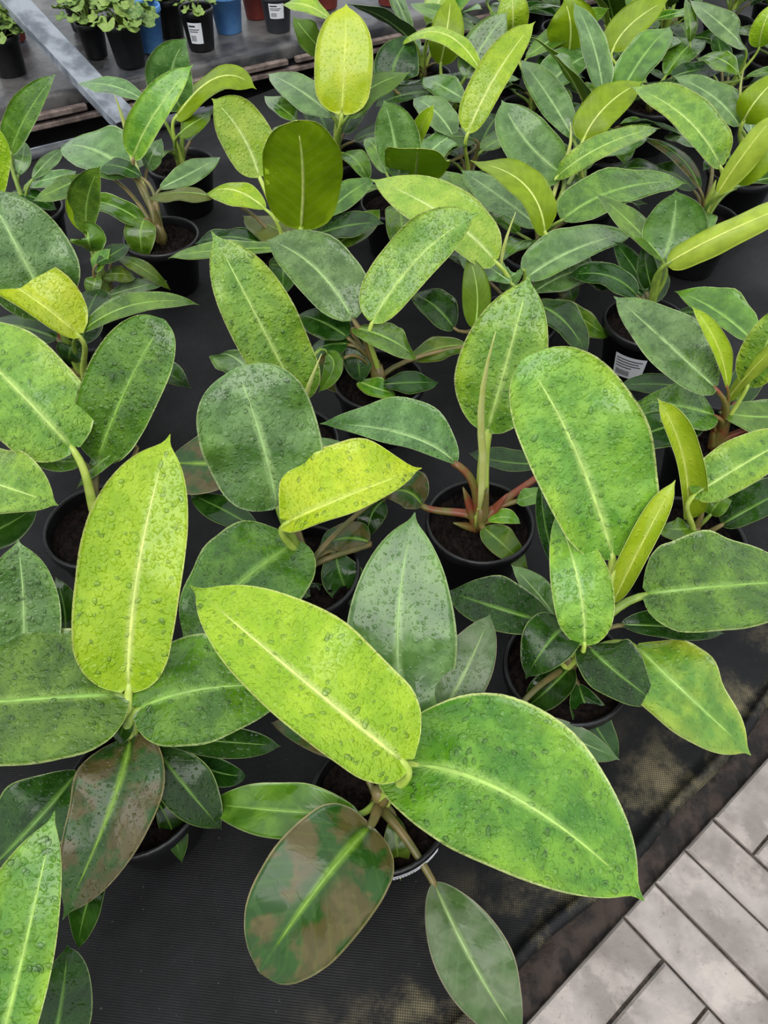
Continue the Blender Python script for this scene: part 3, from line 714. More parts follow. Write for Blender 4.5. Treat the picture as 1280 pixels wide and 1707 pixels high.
    ('R', 'mg', (-701, 1803, 220), (-743, 1725, 230), (-812, 1694, 210), (0.16, -0.251, 0.955), 37, 25, 'el', 0.05, 0.03, 0.0, 1, 0),
    ('R', 'mg', (-562, 1683, 170), (-567, 1641, 150), (-572, 1635, 90), (0.09, -0.856, 0.509), 35, 37, 'ov', 0.05, 0.03, 0.0, 0, 0),
    ('R', 'bg', (-522, 1739, 220), (-453, 1768, 240), (-394, 1852, 240), (0.099, -0.281, 0.954), 35, 32, 'el', 0.05, 0.03, 0.0, 0, 0),
    ('R', 'bg', (-573, 1833, 220), (-554, 1843, 250), (-535, 1881, 270), (0.017, -0.728, 0.686), 24, 25, 'ov', 0.05, 0.03, 0.0, 0, 0),
    ('S', 'bg', (-522, 2067, 260), (-524, 2044, 350), (-471, 2051, 430), (-0.024, -0.996, -0.085), 65, 53, 'ov', 0.05, 0.03, 0.0, 1, 0),
    ('S', 'lime', (-529, 2041, 250), (-410, 2053, 340), (-323, 2058, 310), (0.254, 0.241, -0.937), 48, 56, 'ob', 0.1, 0.03, 0.0, 2, 0),
    ('S', 'bg', (-615, 2076, 280), (-702, 2113, 300), (-801, 2147, 290), (-0.013, -0.171, 0.985), 37, 32, 'el', 0.05, 0.03, 0.0, 1, 0),
    ('S', 'lg', (-523, 2007, 220), (-483, 2006, 250), (-445, 2055, 250), (0.085, 0.42, -0.904), 30, 29, 'el', 0.05, 0.03, 0.0, 0, 0),
    ('T', 'limp', (-278, 1676, 280), (-310, 1702, 360), (-362, 1706, 430), (0.398, -0.829, 0.392), 51, 62, 'ob', 0.05, 0.03, 0.0, 2, 0),
    ('T', 'lime', (-176, 1513, 250), (-158, 1471, 390), (-156, 1412, 510), (-0.057, 0.929, 0.367), 78, 77, 'bl', 0.05, 0.04, 0.0, 2, 0),
    ('T', 'lime', (-259, 1574, 260), (-326, 1611, 280), (-397, 1653, 250), (-0.129, -0.1, 0.987), 43, 35, 'el', -0.1, 0.03, 0.0, 2, 0),
    ('T', 'mg', (-131, 1568, 240), (-79, 1610, 270), (-19, 1662, 280), (0.02, -0.411, 0.911), 31, 29, 'el', 0.05, 0.03, 0.0, 1, 0),
    ('T', 'mg', (-105, 1524, 200), (-56, 1559, 220), (-9, 1622, 230), (0.064, -0.349, 0.935), 31, 32, 'el', 0.05, 0.03, 0.0, 0, 0),
    ('T', 'mg', (-217, 1498, 210), (-343, 1472, 220), (-471, 1493, 190), (-0.073, -0.186, 0.98), 26, 26, 'el', 0.05, 0.03, 0.0, 0, 0),
    ('T', 'ol', (-388, 1651, 240), (-457, 1653, 250), (-542, 1683, 220), (0.14, 0.057, -0.988), 27, 33, 'el', 0.05, 0.03, 0.0, 0, 0),
    ('T', 'ol', (-198, 1544, 200), (-256, 1599, 200), (-329, 1681, 180), (0.2, 0.048, -0.979), 40, 43, 'ov', 0.05, 0.03, 0.0, 0, 0),
    ('U', 'yel', (-105, 2001, 280), (-95, 2046, 390), (-91, 2131, 480), (0.035, -0.839, 0.543), 73, 69, 'ob', 0.05, 0.03, 0.0, 1, 0),
    ('U', 'mg', (-87, 2007, 270), (-33, 2065, 310), (69, 2164, 310), (-0.181, 0.41, -0.894), 33, 35, 'ob', 0.05, 0.03, 0.0, 1, 0),
    ('U', 'bg', (-135, 2038, 260), (-217, 2109, 290), (-315, 2245, 280), (-0.158, -0.231, 0.96), 48, 53, 'ov', 0.05, 0.03, 0.0, 1, 0),
    ('U', 'mg', (-230, 2098, 220), (-269, 2123, 240), (-328, 2224, 230), (-0.096, -0.153, 0.984), 27, 40, 'el', 0.05, 0.03, 0.0, 0, 0),
    ('U', 'mg', (-181, 2456, 260), (-215, 2406, 320), (-251, 2420, 360), (-0.671, 0.71, -0.213), 43, 35, 'ov', 0.05, 0.03, 0.0, 1, 0),
    ('U', 'lime', (-157, 2593, 300), (-228, 2584, 340), (-302, 2617, 330), (0.157, -0.243, 0.957), 42, 48, 'el', 0.05, 0.03, 0.0, 2, 0),
    ('V', 'bg', (36, 1716, 260), (20, 1739, 340), (0, 1747, 410), (0.12, -0.966, 0.229), 43, 58, 'ov', 0.05, 0.03, 0.0, 1, 0),
    ('V', 'roll', (71, 1828, 270), (84, 1778, 340), (107, 1745, 400), (-0.532, -0.772, -0.349), 20, 21, 'el', 0.05, 0.03, 0.8, 1, 0),
    ('V', 'lime', (73, 1748, 240), (71, 1639, 330), (66, 1521, 410), (0.139, 0.59, 0.795), 71, 71, 'bl', 0.05, 0.03, 0.0, 2, 0),
    ('V', 'bg', (172, 1939, 250), (128, 2008, 280), (74, 2086, 280), (-0.073, -0.245, 0.967), 42, 45, 'el', 0.05, 0.03, 0.0, 1, 0),
    ('V', 'dg', (221, 1973, 220), (175, 1987, 230), (128, 2048, 220), (-0.107, -0.132, 0.985), 28, 23, 'el', 0.05, 0.03, 0.0, 0, 0),
    ('W', 'lime', (206, 1903, 280), (272, 1982, 380), (367, 2105, 450), (0.001, -0.646, 0.763), 49, 32, 'ob', 0.1, 0.03, 0.0, 2, 0),
    ('W', 'dg', (223, 1932, 240), (178, 1932, 250), (121, 1964, 230), (0.147, 0.164, -0.975), 28, 39, 'el', 0.05, 0.03, 0.0, 0, 0),
    ('X', 'lime', (264, 2261, 280), (154, 2332, 350), (30, 2396, 290), (-0.065, -0.186, 0.98), 36, 37, 'el', -0.15, 0.03, 0.0, 2, 0),
    ('X', 'bg', (225, 2282, 260), (274, 2322, 330), (332, 2359, 390), (-0.183, -0.772, 0.609), 51, 54, 'ov', 0.05, 0.03, 0.0, 1, 0),
    ('X', 'dg', (25, 2313, 230), (33, 2337, 280), (81, 2406, 320), (-0.013, -0.691, 0.723), 55, 72, 'ov', 0.05, 0.03, 0.0, 1, 0),
    ('X', 'mg', (272, 2586, 280), (178, 2601, 310), (77, 2706, 310), (-0.053, -0.323, 0.945), 39, 29, 'el', 0.05, 0.03, 0.0, 0, 0),
    ('X', 'lime', (163, 2399, 250), (176, 2412, 330), (189, 2505, 390), (0.058, 0.792, -0.608), 50, 47, 'ov', 0.05, 0.03, 0.0, 2, 0),
    ('X', 'bg', (220, 2204, 230), (163, 2232, 250), (110, 2328, 240), (-0.139, -0.203, 0.969), 44, 47, 'el', 0.05, 0.03, 0.0, 0, 0),
    ('Y', 'mg', (409, 2396, 270), (534, 2471, 320), (655, 2558, 340), (0.0, -0.396, 0.918), 39, 37, 'el', 0.05, 0.03, 0.0, 1, 0),
    ('Y', 'lime', (531, 2436, 270), (515, 2405, 350), (491, 2421, 400), (0.005, 0.993, 0.117), 70, 64, 'ov', 0.05, 0.03, 0.0, 2, 0),
    ('Y', 'lime', (370, 2489, 280), (359, 2434, 360), (350, 2500, 420), (-0.073, -0.995, 0.068), 44, 44, 'el', 0.05, 0.03, 0.0, 2, 0),
    ('Y', 'bg', (459, 2306, 220), (534, 2371, 260), (643, 2474, 260), (0.015, -0.247, 0.969), 67, 44, 'ov', 0.05, 0.03, 0.0, 1, 0),
    ('Z', 'lime', (660, 2445, 270), (707, 2468, 330), (804, 2499, 380), (0.248, 0.701, -0.669), 41, 53, 'ob', 0.05, 0.03, 0.0, 2, 0),
    ('Z', 'bg', (696, 2441, 230), (791, 2493, 260), (911, 2589, 250), (0.059, -0.217, 0.974), 43, 34, 'el', 0.05, 0.03, 0.0, 1, 0),
    ('Z', 'mg', (783, 2529, 220), (845, 2524, 230), (945, 2600, 220), (0.103, -0.235, 0.967), 41, 28, 'el', 0.05, 0.03, 0.0, 0, 0),
    ('Z', 'mg', (1006, 2353, 240), (948, 2374, 270), (909, 2435, 250), (-0.072, -0.206, 0.976), 48, 44, 'el', 0.05, 0.03, 0.0, 0, 0),
    ('AA', 'lime', (480, 1875, 270), (531, 1917, 330), (629, 2004, 350), (0.012, 0.515, -0.857), 41, 50, 'ob', 0.05, 0.03, 0.0, 2, 0),
    ('AA', 'bg', (489, 1846, 240), (561, 1856, 260), (655, 1932, 250), (0.021, -0.155, 0.988), 32, 28, 'el', 0.05, 0.03, 0.0, 0, 0),
    ('AB', 'lgl', (763, 1726, 280), (672, 1786, 360), (586, 1950, 360), (-0.145, -0.433, 0.89), 34, 62, 'ob', 0.08, 0.03, 0.0, 2, 0),
    ('AB', 'roll', (747, 1653, 250), (774, 1645, 350), (813, 1655, 420), (0.575, 0.785, -0.232), 33, 24, 'el', 0.05, 0.03, 0.7, 1, 0),
    ('AB', 'lime', (794, 1688, 260), (816, 1675, 330), (886, 1723, 360), (0.43, 0.655, -0.621), 42, 38, 'ov', 0.05, 0.03, 0.0, 2, 0),
    ('AB', 'bz', (738, 1739, 220), (703, 1837, 250), (639, 1955, 240), (-0.174, -0.17, 0.97), 19, 21, 'el', -0.2, 0.03, 0.0, 0, 0),
    ('AB', 'pale', (798, 1943, 220), (764, 2000, 220), (731, 2045, 200), (-0.234, 0.037, 0.972), 34, 37, 'el', 0.05, 0.03, 0.0, 0, 0),
    ('AC', 'bg', (877, 1960, 270), (817, 2022, 310), (739, 2121, 320), (-0.17, -0.421, 0.891), 37, 48, 'ov', 0.05, 0.03, 0.0, 1, 0),
    ('AC', 'lime', (884, 1950, 280), (895, 1939, 340), (960, 1989, 380), (0.413, 0.696, -0.587), 47, 39, 'ov', 0.05, 0.03, 0.0, 2, 0),
    ('AD', 'bg', (1033, 2443, 280), (955, 2458, 330), (905, 2636, 340), (-0.195, -0.407, 0.893), 38, 47, 'ov', 0.05, 0.03, 0.0, 1, 0),
    ('AD', 'lime', (1074, 2434, 280), (1052, 2404, 340), (1072, 2430, 390), (-0.394, -0.918, -0.039), 31, 33, 'ov', 0.05, 0.03, 0.0, 2, 0),
    ('AD', 'mg', (906, 2530, 260), (895, 2546, 310), (898, 2652, 340), (-0.199, -0.548, 0.813), 16, 21, 'el', 0.05, 0.03, 0.0, 0, 0),
    ('AE', 'mg', (-896, 1850, 250), (-823, 1840, 340), (-737, 1866, 420), (-0.152, -0.96, 0.237), 44, 23, 'ov', 0.05, 0.03, 0.0, 1, 0),
    ('AE', 'lime', (-885, 1638, 240), (-833, 1633, 330), (-800, 1639, 400), (-0.012, -1.0, 0.017), 24, 31, 'ob', 0.05, 0.03, 0.0, 2, 0),
    ('AE', 'bg', (-896, 1843, 200), (-880, 1867, 230), (-883, 1910, 250), (0.216, -0.615, 0.758), 21, 20, 'el', 0.05, 0.03, 0.0, 0, 0),
    ('AE', 'bg', (-854, 1825, 200), (-823, 1870, 220), (-793, 1912, 230), (0.158, -0.422, 0.893), 17, 24, 'el', 0.05, 0.03, 0.0, 0, 0),
    ('AE', 'bg', (-879, 1838, 180), (-805, 1825, 200), (-756, 1862, 200), (-0.088, -0.337, 0.937), 24, 30, 'el', 0.05, 0.03, 0.0, 0, 0),
    ('AE', 'dg', (-922, 1832, 160), (-854, 1803, 160), (-811, 1801, 130), (0.198, -0.214, 0.956), 25, 30, 'el', 0.05, 0.03, 0.0, 0, 0),
]
PLANT_XY = {'A': (-0.006, 0.345), 'B': (-0.317, 0.364), 'G': (-0.500, 0.080), 'C': (0.260, 0.534), 'D': (0.158, 0.804), 'E': (-0.127, 0.706), 'F': (-0.467, 0.795), 'H': (-0.600, 0.560), 'I': (-0.170, 0.990), 'J': (-0.010, 1.160), 'K': (0.275, 1.351), 'L': (0.360, 1.620), 'M': (0.552, 1.346), 'N': (0.600, 0.990), 'O': (0.496, 0.767), 'P': (-0.582, 1.164), 'Q': (-0.615, 1.470), 'R': (-0.531, 1.681), 'S': (-0.547, 2.047), 'T': (-0.219, 1.569), 'U': (-0.130, 2.100), 'V': (0.030, 1.840), 'W': (0.220, 1.960), 'X': (0.195, 2.341), 'Y': (0.442, 2.407), 'Z': (0.800, 2.420), 'AA': (0.500, 1.860), 'AB': (0.780, 1.760), 'AC': (0.950, 2.000), 'AD': (1.030, 2.470), 'AE': (-0.889, 1.804)}

# ------------------------------------------------------------------ the philodendrons
PLANT_LABEL = {
 'A': 'potted philodendron nearest the paving, lime leaf crossing a broad green one',
 'B': 'potted philodendron at left front with tall upright lime leaf and bronze lower leaf',
 'C': 'potted philodendron beside the paving with one huge upright wet leaf and half-rolled new leaf',
 'D': 'potted philodendron with reddish leaf stalks, bare soil and pot rim in full view',
 'E': 'potted philodendron with bright yellow-green leaf tipped to the right, behind the front pair',
 'F': 'potted philodendron at left with a dark rounded leaf covered in water beads',
 'G': 'potted philodendron cut off by the bottom left corner of the picture',
 'H': 'potted philodendron at the left border behind the one with the tall lime leaf',
 'I': 'potted philodendron with one long pointed upright leaf leaning left, mid picture',
 'J': 'potted philodendron in the centre with slanting light green leaf and blue-green leaf',
 'K': 'potted philodendron right of centre with pale lime arching leaf and thin spike',
 'L': 'potted philodendron with lime leaf drooping left seen from below, upper right of centre',
 'M': 'potted philodendron with a rolled lime leaf pointing right and white-labelled pot',
 'N': 'potted philodendron with brown-red stem and dark pointed leaf, right side',
 'O': 'potted philodendron with upright funnel of rolled lime leaf, right side',
 'P': 'potted philodendron at left border with folded yellow leaf below a big round green one',
 'Q': 'small young potted philodendron with short leaves, upper left',
 'R': 'potted philodendron with exposed stem, dark pot and spike, upper left',
 'S': 'potted philodendron with arching lime leaf in front of the back bench',
 'T': 'potted philodendron with round olive leaf underside facing the camera, upper middle',
 'U': 'potted philodendron with tall yellow-green upright leaf at the top middle',
 'V': 'potted philodendron with small rolled lime leaf above a curled one, top middle',
 'W': 'potted philodendron with long narrow lime leaf slanting to the upper right',
 'X': 'potted philodendron in the back rows with lime leaf arching left, top middle',
 'Y': 'potted philodendron at the top edge with round olive-lime leaf underside',
 'Z': 'potted philodendron at the top edge with lime leaf underside slanting right',
 'AA': 'potted philodendron with short lime leaf underside, between two green-leaved neighbours at right',
 'AB': 'potted philodendron at right border with thick pale green stalks and folded leaf',
 'AC': 'potted philodendron at right border with blue-green leaf behind the thick-stalked plant',
 'AE': 'potted philodendron at the left border beside the small young plant, leaf tip pointing up right',
 'AD': 'potted philodendron in the top right corner with pointed blue-green leaf',
}
POTTED = 'philodendrons in black pots on the fabric bed'
STALK = {'D': 'red', 'N': 'red', 'R': 'brown', 'J': 'brown', 'F': 'brown'}
M_STALK = {
 'green': simple('stalk_green', (112, 138, 52), 0.35, (136, 160, 66), 40),
 'lime': simple('stalk_lime', (166, 190, 76), 0.35, (186, 204, 96), 40),
 'brown': simple('stalk_olive_brown', (92, 92, 46), 0.4, (120, 104, 60), 30),
 'red': simple('stalk_red_brown', (128, 62, 40), 0.4, (108, 104, 48), 26),
}
M_SPIKE = simple('spike_pale_yellow', (196, 204, 112), 0.4, (206, 212, 132), 40)

roots = {}
crown = {}
def make_plant(key, xy, label, small=False):
    root = empty('potted_philodendron', (xy[0], xy[1], 0))
    tag(root, label, 'plant', POTTED)
    k = 0.62 if small else 1.0
    rg = random.Random('pot' + key)
    p = link('pot', ME_POT, root); p.rotation_euler.z = rg.uniform(0, 6)
    s = link('soil', ME_SOILS[rg.randrange(4)], root); s.rotation_euler.z = rg.uniform(0, 6)
    if small:
        p.scale = s.scale = (k, k, k)
    for i in range(6):
        pass
    roots[key] = root; crown[key] = Vector((xy[0], xy[1], PH*.84*k))
    stype = STALK.get(key, 'brown' if not small else 'green')
    st = tube('stem', [(0, 0, PH*.80*k), (0.002, 0.001, PH*.84*k + .02), (-.001, .002, PH*.84*k + .05*k)], [.012*k, .012*k, .008*k], M_STALK['red' if stype == 'red' else 'brown'], 10)
    link('stem', st, root)
    return root
for key, xy in PLANT_XY.items():
    make_plant(key, xy, PLANT_LABEL[key], key == 'Q')

def add_leaf(key, col, B, M, T, n, a, b, shape, fold, cord, curl, wet, near, seed):
    root = roots[key]; ox, oy = root.location.x, root.location.y
    off = np.array([ox, oy, 0.0])
    lf = Leaf(np.array(B) - off, np.array(M) - off, np.array(T) - off, n, a, b, shape, fold, cord, curl, seed)
    mats = leaf_mats(col, wet)
    o = link('leaf', lf.mesh('leaf', mats, 32 if near else 20, 14 if near else 8), root)
    rg = random.Random(seed * 7 + 1)
    if lf.L > .07:
        link('midrib', lf.midrib('midrib', mats[3]), o)
    if near and wet == 2 and lf.L > .12:
        cnt = int(2700 * lf.L * (a + b))
        d = link('water_drops', lf.drops('water_drops', mats[4], cnt, rg), o); tag(d, 'clear rain beads on the leaf', kind='stuff')
    # stalk from the crown to the blade
    c0 = Vector((rg.uniform(-.007, .007), rg.uniform(-.007, .007), crown[key].z + .006))
    rr = 0.0030 + 0.0042 * min(a + b, .16) / .16
    if key == 'D' and col not in ('lg',): rr *= 1.45
    bb = Vector(lf.B) - Vector(lf.n) * rr * .9; d0 = Vector((lf.M - lf.B)).normalized()
    dist = (bb - c0).length
    p1 = c0 + Vector((0, 0, dist * .35)) + (bb - c0) * .15
    p2 = bb - d0 * dist * .30
    low = p2.z < .02
    if low: p2.z = .03
    pts = bez(c0, p1, p2, bb + d0 * 0.004, 10)
    st = STALK.get(key)
    sm = M_STALK['lime'] if col in ('lime', 'yel', 'limp') or (col in ('lg', 'lgl') and lf.L > .15 and key != 'R') else M_STALK['red' if st == 'red' else ('brown' if (st or col in ('bz', 'dg', 'ol', 'pale')) else 'green')]
    link('leaf_stalk', tube('leaf_stalk', pts, [rr * (1.55 - .75 * (i / 10) ** .6) for i in range(11)], sm, 8, .8), root)
    return o
for i, r in enumerate(LEAVES):
    key, col, B, M, T, n, a, b, shape, fold, cord, curl, wet, near = r
    add_leaf(key, col, [x / 1000 for x in B], [x / 1000 for x in M], [x / 1000 for x in T], n, a / 1000, b / 1000, shape, fold, cord, curl, wet, near, i + 11)

# pale pointed sheaths / unopened leaves
def spike(key, p0, p1, r, bend=0.01):
    root = roots[key]; off = Vector((root.location.x, root.location.y, 0))
    a, b = Vector(p0) - off, Vector(p1) - off
    c0 = Vector((0, 0, crown[key].z + .01))
    ax = (b - a).normalized(); sd = ax.cross(Vector((0, 0, 1))); sd = sd.normalized() if sd.length > .01 else Vector((1, 0, 0))
    pts = [c0, c0.lerp(a, .5) + Vector((0, 0, .01))] + [a.lerp(b, t) + sd * bend * math.sin(math.pi * t) for t in (0, .2, .4, .6, .8, .92, 1)]
    link('new_leaf_spike', tube('new_leaf_spike', pts, [r, r, r, r*.95, r*.85, r*.65, r*.4, r*.22, r*.08], M_SPIKE, 8, .8), root)
spike('D', (0.150, 0.814, 0.270), (0.139, 0.788, 0.520), 0.0065)
spike('I', (-0.134, 0.964, 0.240), (-0.096, 0.947, 0.360), 0.006)
spike('K', (0.229, 1.345, 0.260), (0.243, 1.335, 0.380), 0.005)
spike('R', (-0.593, 1.804, 0.260), (-0.597, 1.804, 0.400), 0.006)
spike('L', (0.403, 1.724, 0.270), (0.407, 1.735, 0.370), 0.005)
spike('AC', (0.880, 1.990, 0.300), (0.856, 1.984, 0.400), 0.004)
spike('A', (0.020, 0.366, 0.240), (0.016, 0.380, 0.290), 0.004)

def sheath(key, dx, dy, h, r, mat):
    root = roots[key]; z = crown[key].z - .004
    pts = [(dx * t * .9, dy * t * .9, z + h * t) for t in (0, .15, .35, .6, .85, 1)]
    link('leaf_sheath', tube('leaf_sheath', pts, [r * .8, r, r * .95, r * .75, r * .4, r * .1], mat, 10, .7), root)
for a in (('D', -.035, .02, .085, .012, 'red'), ('D', .006, .004, .10, .013, 'brown'), ('D', .045, .015, .075, .011, 'red'), ('D', -.05, -.012, .03, .009, 'red'), ('D', .05, -.02, .022, .008, 'red'),
          ('N', .0, -.008, .09, .014, 'red'), ('N', -.02, .0, .06, .012, 'red'), ('R', .0, .0, .10, .010, 'brown'), ('M', .004, .0, .11, .011, 'green'), ('AB', .0, .0, .12, .012, 'lime'), ('A', .012, -.012, .07, .010, 'brown'), ('O', .0, .0, .09, .010, 'brown'), ('J', .0, .0, .07, .009, 'brown')):
    sheath(*a[:5], M_STALK[a[5]])


# ------------------------------------------------------------------ more leaves low in the back-row plants, and plants that fill the rows
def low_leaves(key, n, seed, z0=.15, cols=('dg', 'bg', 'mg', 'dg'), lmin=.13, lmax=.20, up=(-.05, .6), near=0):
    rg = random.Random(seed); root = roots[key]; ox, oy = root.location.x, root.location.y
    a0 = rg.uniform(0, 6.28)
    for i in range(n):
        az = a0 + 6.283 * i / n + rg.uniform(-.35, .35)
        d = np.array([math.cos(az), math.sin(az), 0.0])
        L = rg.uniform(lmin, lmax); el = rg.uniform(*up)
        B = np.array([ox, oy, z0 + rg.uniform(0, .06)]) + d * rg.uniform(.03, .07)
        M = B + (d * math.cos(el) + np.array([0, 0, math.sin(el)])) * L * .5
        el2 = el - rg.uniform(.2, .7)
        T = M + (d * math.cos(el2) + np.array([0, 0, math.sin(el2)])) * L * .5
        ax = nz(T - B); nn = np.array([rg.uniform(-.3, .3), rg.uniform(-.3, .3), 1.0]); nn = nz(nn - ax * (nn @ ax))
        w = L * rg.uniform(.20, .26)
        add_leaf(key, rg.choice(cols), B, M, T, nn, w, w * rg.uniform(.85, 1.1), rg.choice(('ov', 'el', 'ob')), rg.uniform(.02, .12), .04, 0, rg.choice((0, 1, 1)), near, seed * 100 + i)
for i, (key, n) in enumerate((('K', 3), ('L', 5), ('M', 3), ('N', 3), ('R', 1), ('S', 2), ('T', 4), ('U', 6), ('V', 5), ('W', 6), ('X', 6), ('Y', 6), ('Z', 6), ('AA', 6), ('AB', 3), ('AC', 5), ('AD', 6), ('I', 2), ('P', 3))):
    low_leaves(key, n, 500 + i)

SHORT = {'K': 'one with the pale arching leaf and spike', 'L': 'one with the drooping lime leaf', 'M': 'one with the rolled lime leaf pointing right',
 'R': 'one with the exposed stem', 'S': 'one with the arching lime leaf by the bench', 'T': 'one with the round olive underside', 'U': 'one with the tall yellow-green leaf',
 'V': 'one with the small rolled leaf over a curl', 'W': 'one with the long narrow lime leaf', 'X': 'one with the left-arching lime leaf', 'Y': 'one with the round lime underside',
 'Z': 'one with the right-slanting lime underside', 'AA': 'one with the short lime underside', 'AB': 'one with thick pale stalks', 'AC': 'blue-green leaved one at the right border', 'AD': 'one in the top right corner'}
def fillers():
    have = [Vector((x, y)) for (x, y) in PLANT_XY.values()]
    rg = random.Random(77); k = 0; used = set()
    for r in range(0, 7):
        for c in range(0, 13):
            e = -0.35 + .33 * c + (.16 if r % 2 else 0) + rg.uniform(-.03, .03); g = .27 + .335 * r + rg.uniform(-.03, .03)
            p = eg(e, g); q = Vector((p.x, p.y))
            if q.y < 1.7 or q.x > .46 * q.y + .1 or q.y > 3.5 or q.x < -.16 + (q.y - 2.2) * .25: continue
            if g > 2.2 and q.x < .35: continue
            if any((q - h).length < .26 for h in have): continue
            have.append(q); key = 'fill%d' % k; k += 1
            best = None
            for kk in sorted(SHORT, key=lambda z: (Vector(PLANT_XY[z]) - q).length):
                d = q - Vector(PLANT_XY[kk]); ang = math.degrees(math.atan2(d.y, d.x)) % 360
                rel = ['just right of', 'behind and right of', 'straight behind', 'behind and left of', 'just left of', 'before and left of', 'right in front of', 'before and right of'][int((ang + 22.5) // 45) % 8]
                if (kk, rel) not in used: best = (kk, rel); break
            used.add(best)
            make_plant(key, (q.x, q.y), 'leafy green philodendron %s the %s' % (best[1], SHORT[best[0]]))
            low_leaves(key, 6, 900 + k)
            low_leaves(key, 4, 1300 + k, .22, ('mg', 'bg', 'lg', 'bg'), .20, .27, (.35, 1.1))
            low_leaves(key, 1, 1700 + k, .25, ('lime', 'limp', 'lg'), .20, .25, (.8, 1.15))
    print('fillers', k)
fillers()

# printed stickers on two pots
def sticker(key, world_az, z0, z1, half, lines, rpot=PR):
    pot = [c for c in roots[key].children if c.name.startswith('pot')][0]
    pot.rotation_euler.z = 0
    curved_label('label', pot, 0, z0, z1, world_az - half, world_az + half, PH, rpot, lines)
sticker('M', R(-118), .030, .090, .42, PRINT_B)
sticker('A', R(-62), .1165, .1295, .42, PRINT_A, .0902 / .93)

# ------------------------------------------------------------------ the bench behind
BA = R(30.9); BD = Vector((math.cos(BA), math.sin(BA), 0)); BN = Vector((-math.sin(BA), math.cos(BA), 0)); BP = Vector((-1.184, 2.486, 0))
def bd(s_, d, z): return BP + BD * s_ + BN * d + Vector((0, 0, z))
M_BENCH = simple('black_bench_sheet', (44, 44, 47), 0.38, (92, 90, 88), 7, 0.6, 60)
M_WOOD = simple('weathered_wood', (96, 82, 76), 0.7, (132, 116, 108), 30, 0.6, 90)
M_STEEL = simple('galvanised_steel', (88, 94, 102), 0.5, (140, 146, 154), 11, 0.2, 60)
M_DARKM = simple('dark_metal', (58, 60, 64), 0.45, (80, 82, 86), 20)
bench = empty('growing_bench', bd(0, .5, -.07), BA)
tag(bench, 'low bench covered in black sheet at the upper left, holding mixed pots', 'bench')
def bpart(name, sx, sy, sz, x, y, z, mat, bev=.004):
    o = link(name, box_mesh(name, sx, sy, sz, mat, bev), bench); o.location = (x, y, z + .07); return o
def bench_top():
    v, f = [], []; nx, ny = 120, 44
    rg = np.random.RandomState(5); k = rg.uniform(-14, 14, (14, 2)); ph = rg.uniform(0, 6.3, 14)
    xs = np.linspace(-1.6, 3.4, nx); ys = np.concatenate([[-.512, -.512, -.505, -.49], np.linspace(-.475, 1.3, ny)])
    for x in xs:
        for j, y in enumerate(ys):
            z = .170 + .0011 * float(np.sin(k[:, 0] * x + k[:, 1] * y + ph).sum())
            if j == 0: z -= .045
            if j == 1: z -= .012
            if j == 2: z -= .002
            v.append((x, y + .006 * math.sin(x * 7) * (j < 4), z))
    n = len(ys)
    for i in range(nx - 1):
        for j in range(n - 1): f.append((i*n+j, (i+1)*n+j, (i+1)*n+j+1, i*n+j+1))
    return mesh_from('bench_sheet', v, f, (M_BENCH,))
link('bench_sheet', bench_top(), bench)
bpart('bench_board', 5.0, 1.80, .03, .9, .40, .082, M_DARKM)
for (x, w) in ((-.35, 1.2), (.62, .70), (1.5, 1.0)):
    bpart('front_rail', w, .022, .020, x, -.522, .052, M_WOOD)
bpart('front_rail', 4.6, .022, .018, .7, -.518, .022, M_WOOD)
for x in (-1.2, -.1, 1.0, 2.1, 3.0):
    for y in (-.46, .9): bpart('leg', .05, .05, .135, x, y, -.0025, M_DARKM)
# rods lying in front of the bench
def rod(name, a, b, r, mat, label, cat):
    a, b = Vector(a), Vector(b); c = (a + b) / 2
    o = link(name, tube(name, [a - c + (b - a) * (i / 6) * 0 + (a - b) * 0 if False else (a - c).lerp(b - c, i / 6) for i in range(7)], [r] * 7, mat, 10))
    o.location = c; return tag(o, label, cat)
rod('steel_rod', bd(-.5, -.10, -.010), bd(.62, -.085, -.010), .006, M_STEEL, 'thin grey steel rod lying in the dark gap before the bench', 'rod')
rod('drain_pipe', bd(-.6, -.19, .012), bd(.70, -.17, .012), .016, M_DARKM, 'dark grey pipe lying along the edge of the fabric bed', 'pipe')
# slanting galvanised channel
def strut():
    a, b = Vector((-.771, 2.384, .09)), Vector((-1.289, 2.894, .3735))
    d = b - a; L = d.length; rot = d.to_track_quat('X', 'Z').to_euler()
    root = empty('steel_strut', (a.x, a.y, 0)); tag(root, 'slanting galvanised steel channel crossing in front of the bench pots', 'strut')
    q = d.to_track_quat('X', 'Z')
    for nm, sx, sy, sz, y, z in (('channel_web', L, .076, .004, 0, .012), ('flange', L, .004, .030, .038, -.002), ('flange', L, .004, .030, -.038, -.002), ('flange_lip', L, .014, .003, -.031, -.017)):
        o = link(nm, box_mesh(nm, sx, sy, sz, M_STEEL, .001), root); o.rotation_euler = rot
        o.location = Vector((0, 0, a.z)) + q @ Vector((L / 2, y, z))
    for (p, z0, z1) in ((a + d * .06, 0.0, a.z + d.z * .06), (b - d * .05, .104, b.z - d.z * .05)):
        o = link('post', box_mesh('post', .03, .03, z1 - z0, M_DARKM, .002), root); o.location = (p.x - a.x, p.y - a.y, (z0 + z1) / 2)
strut()

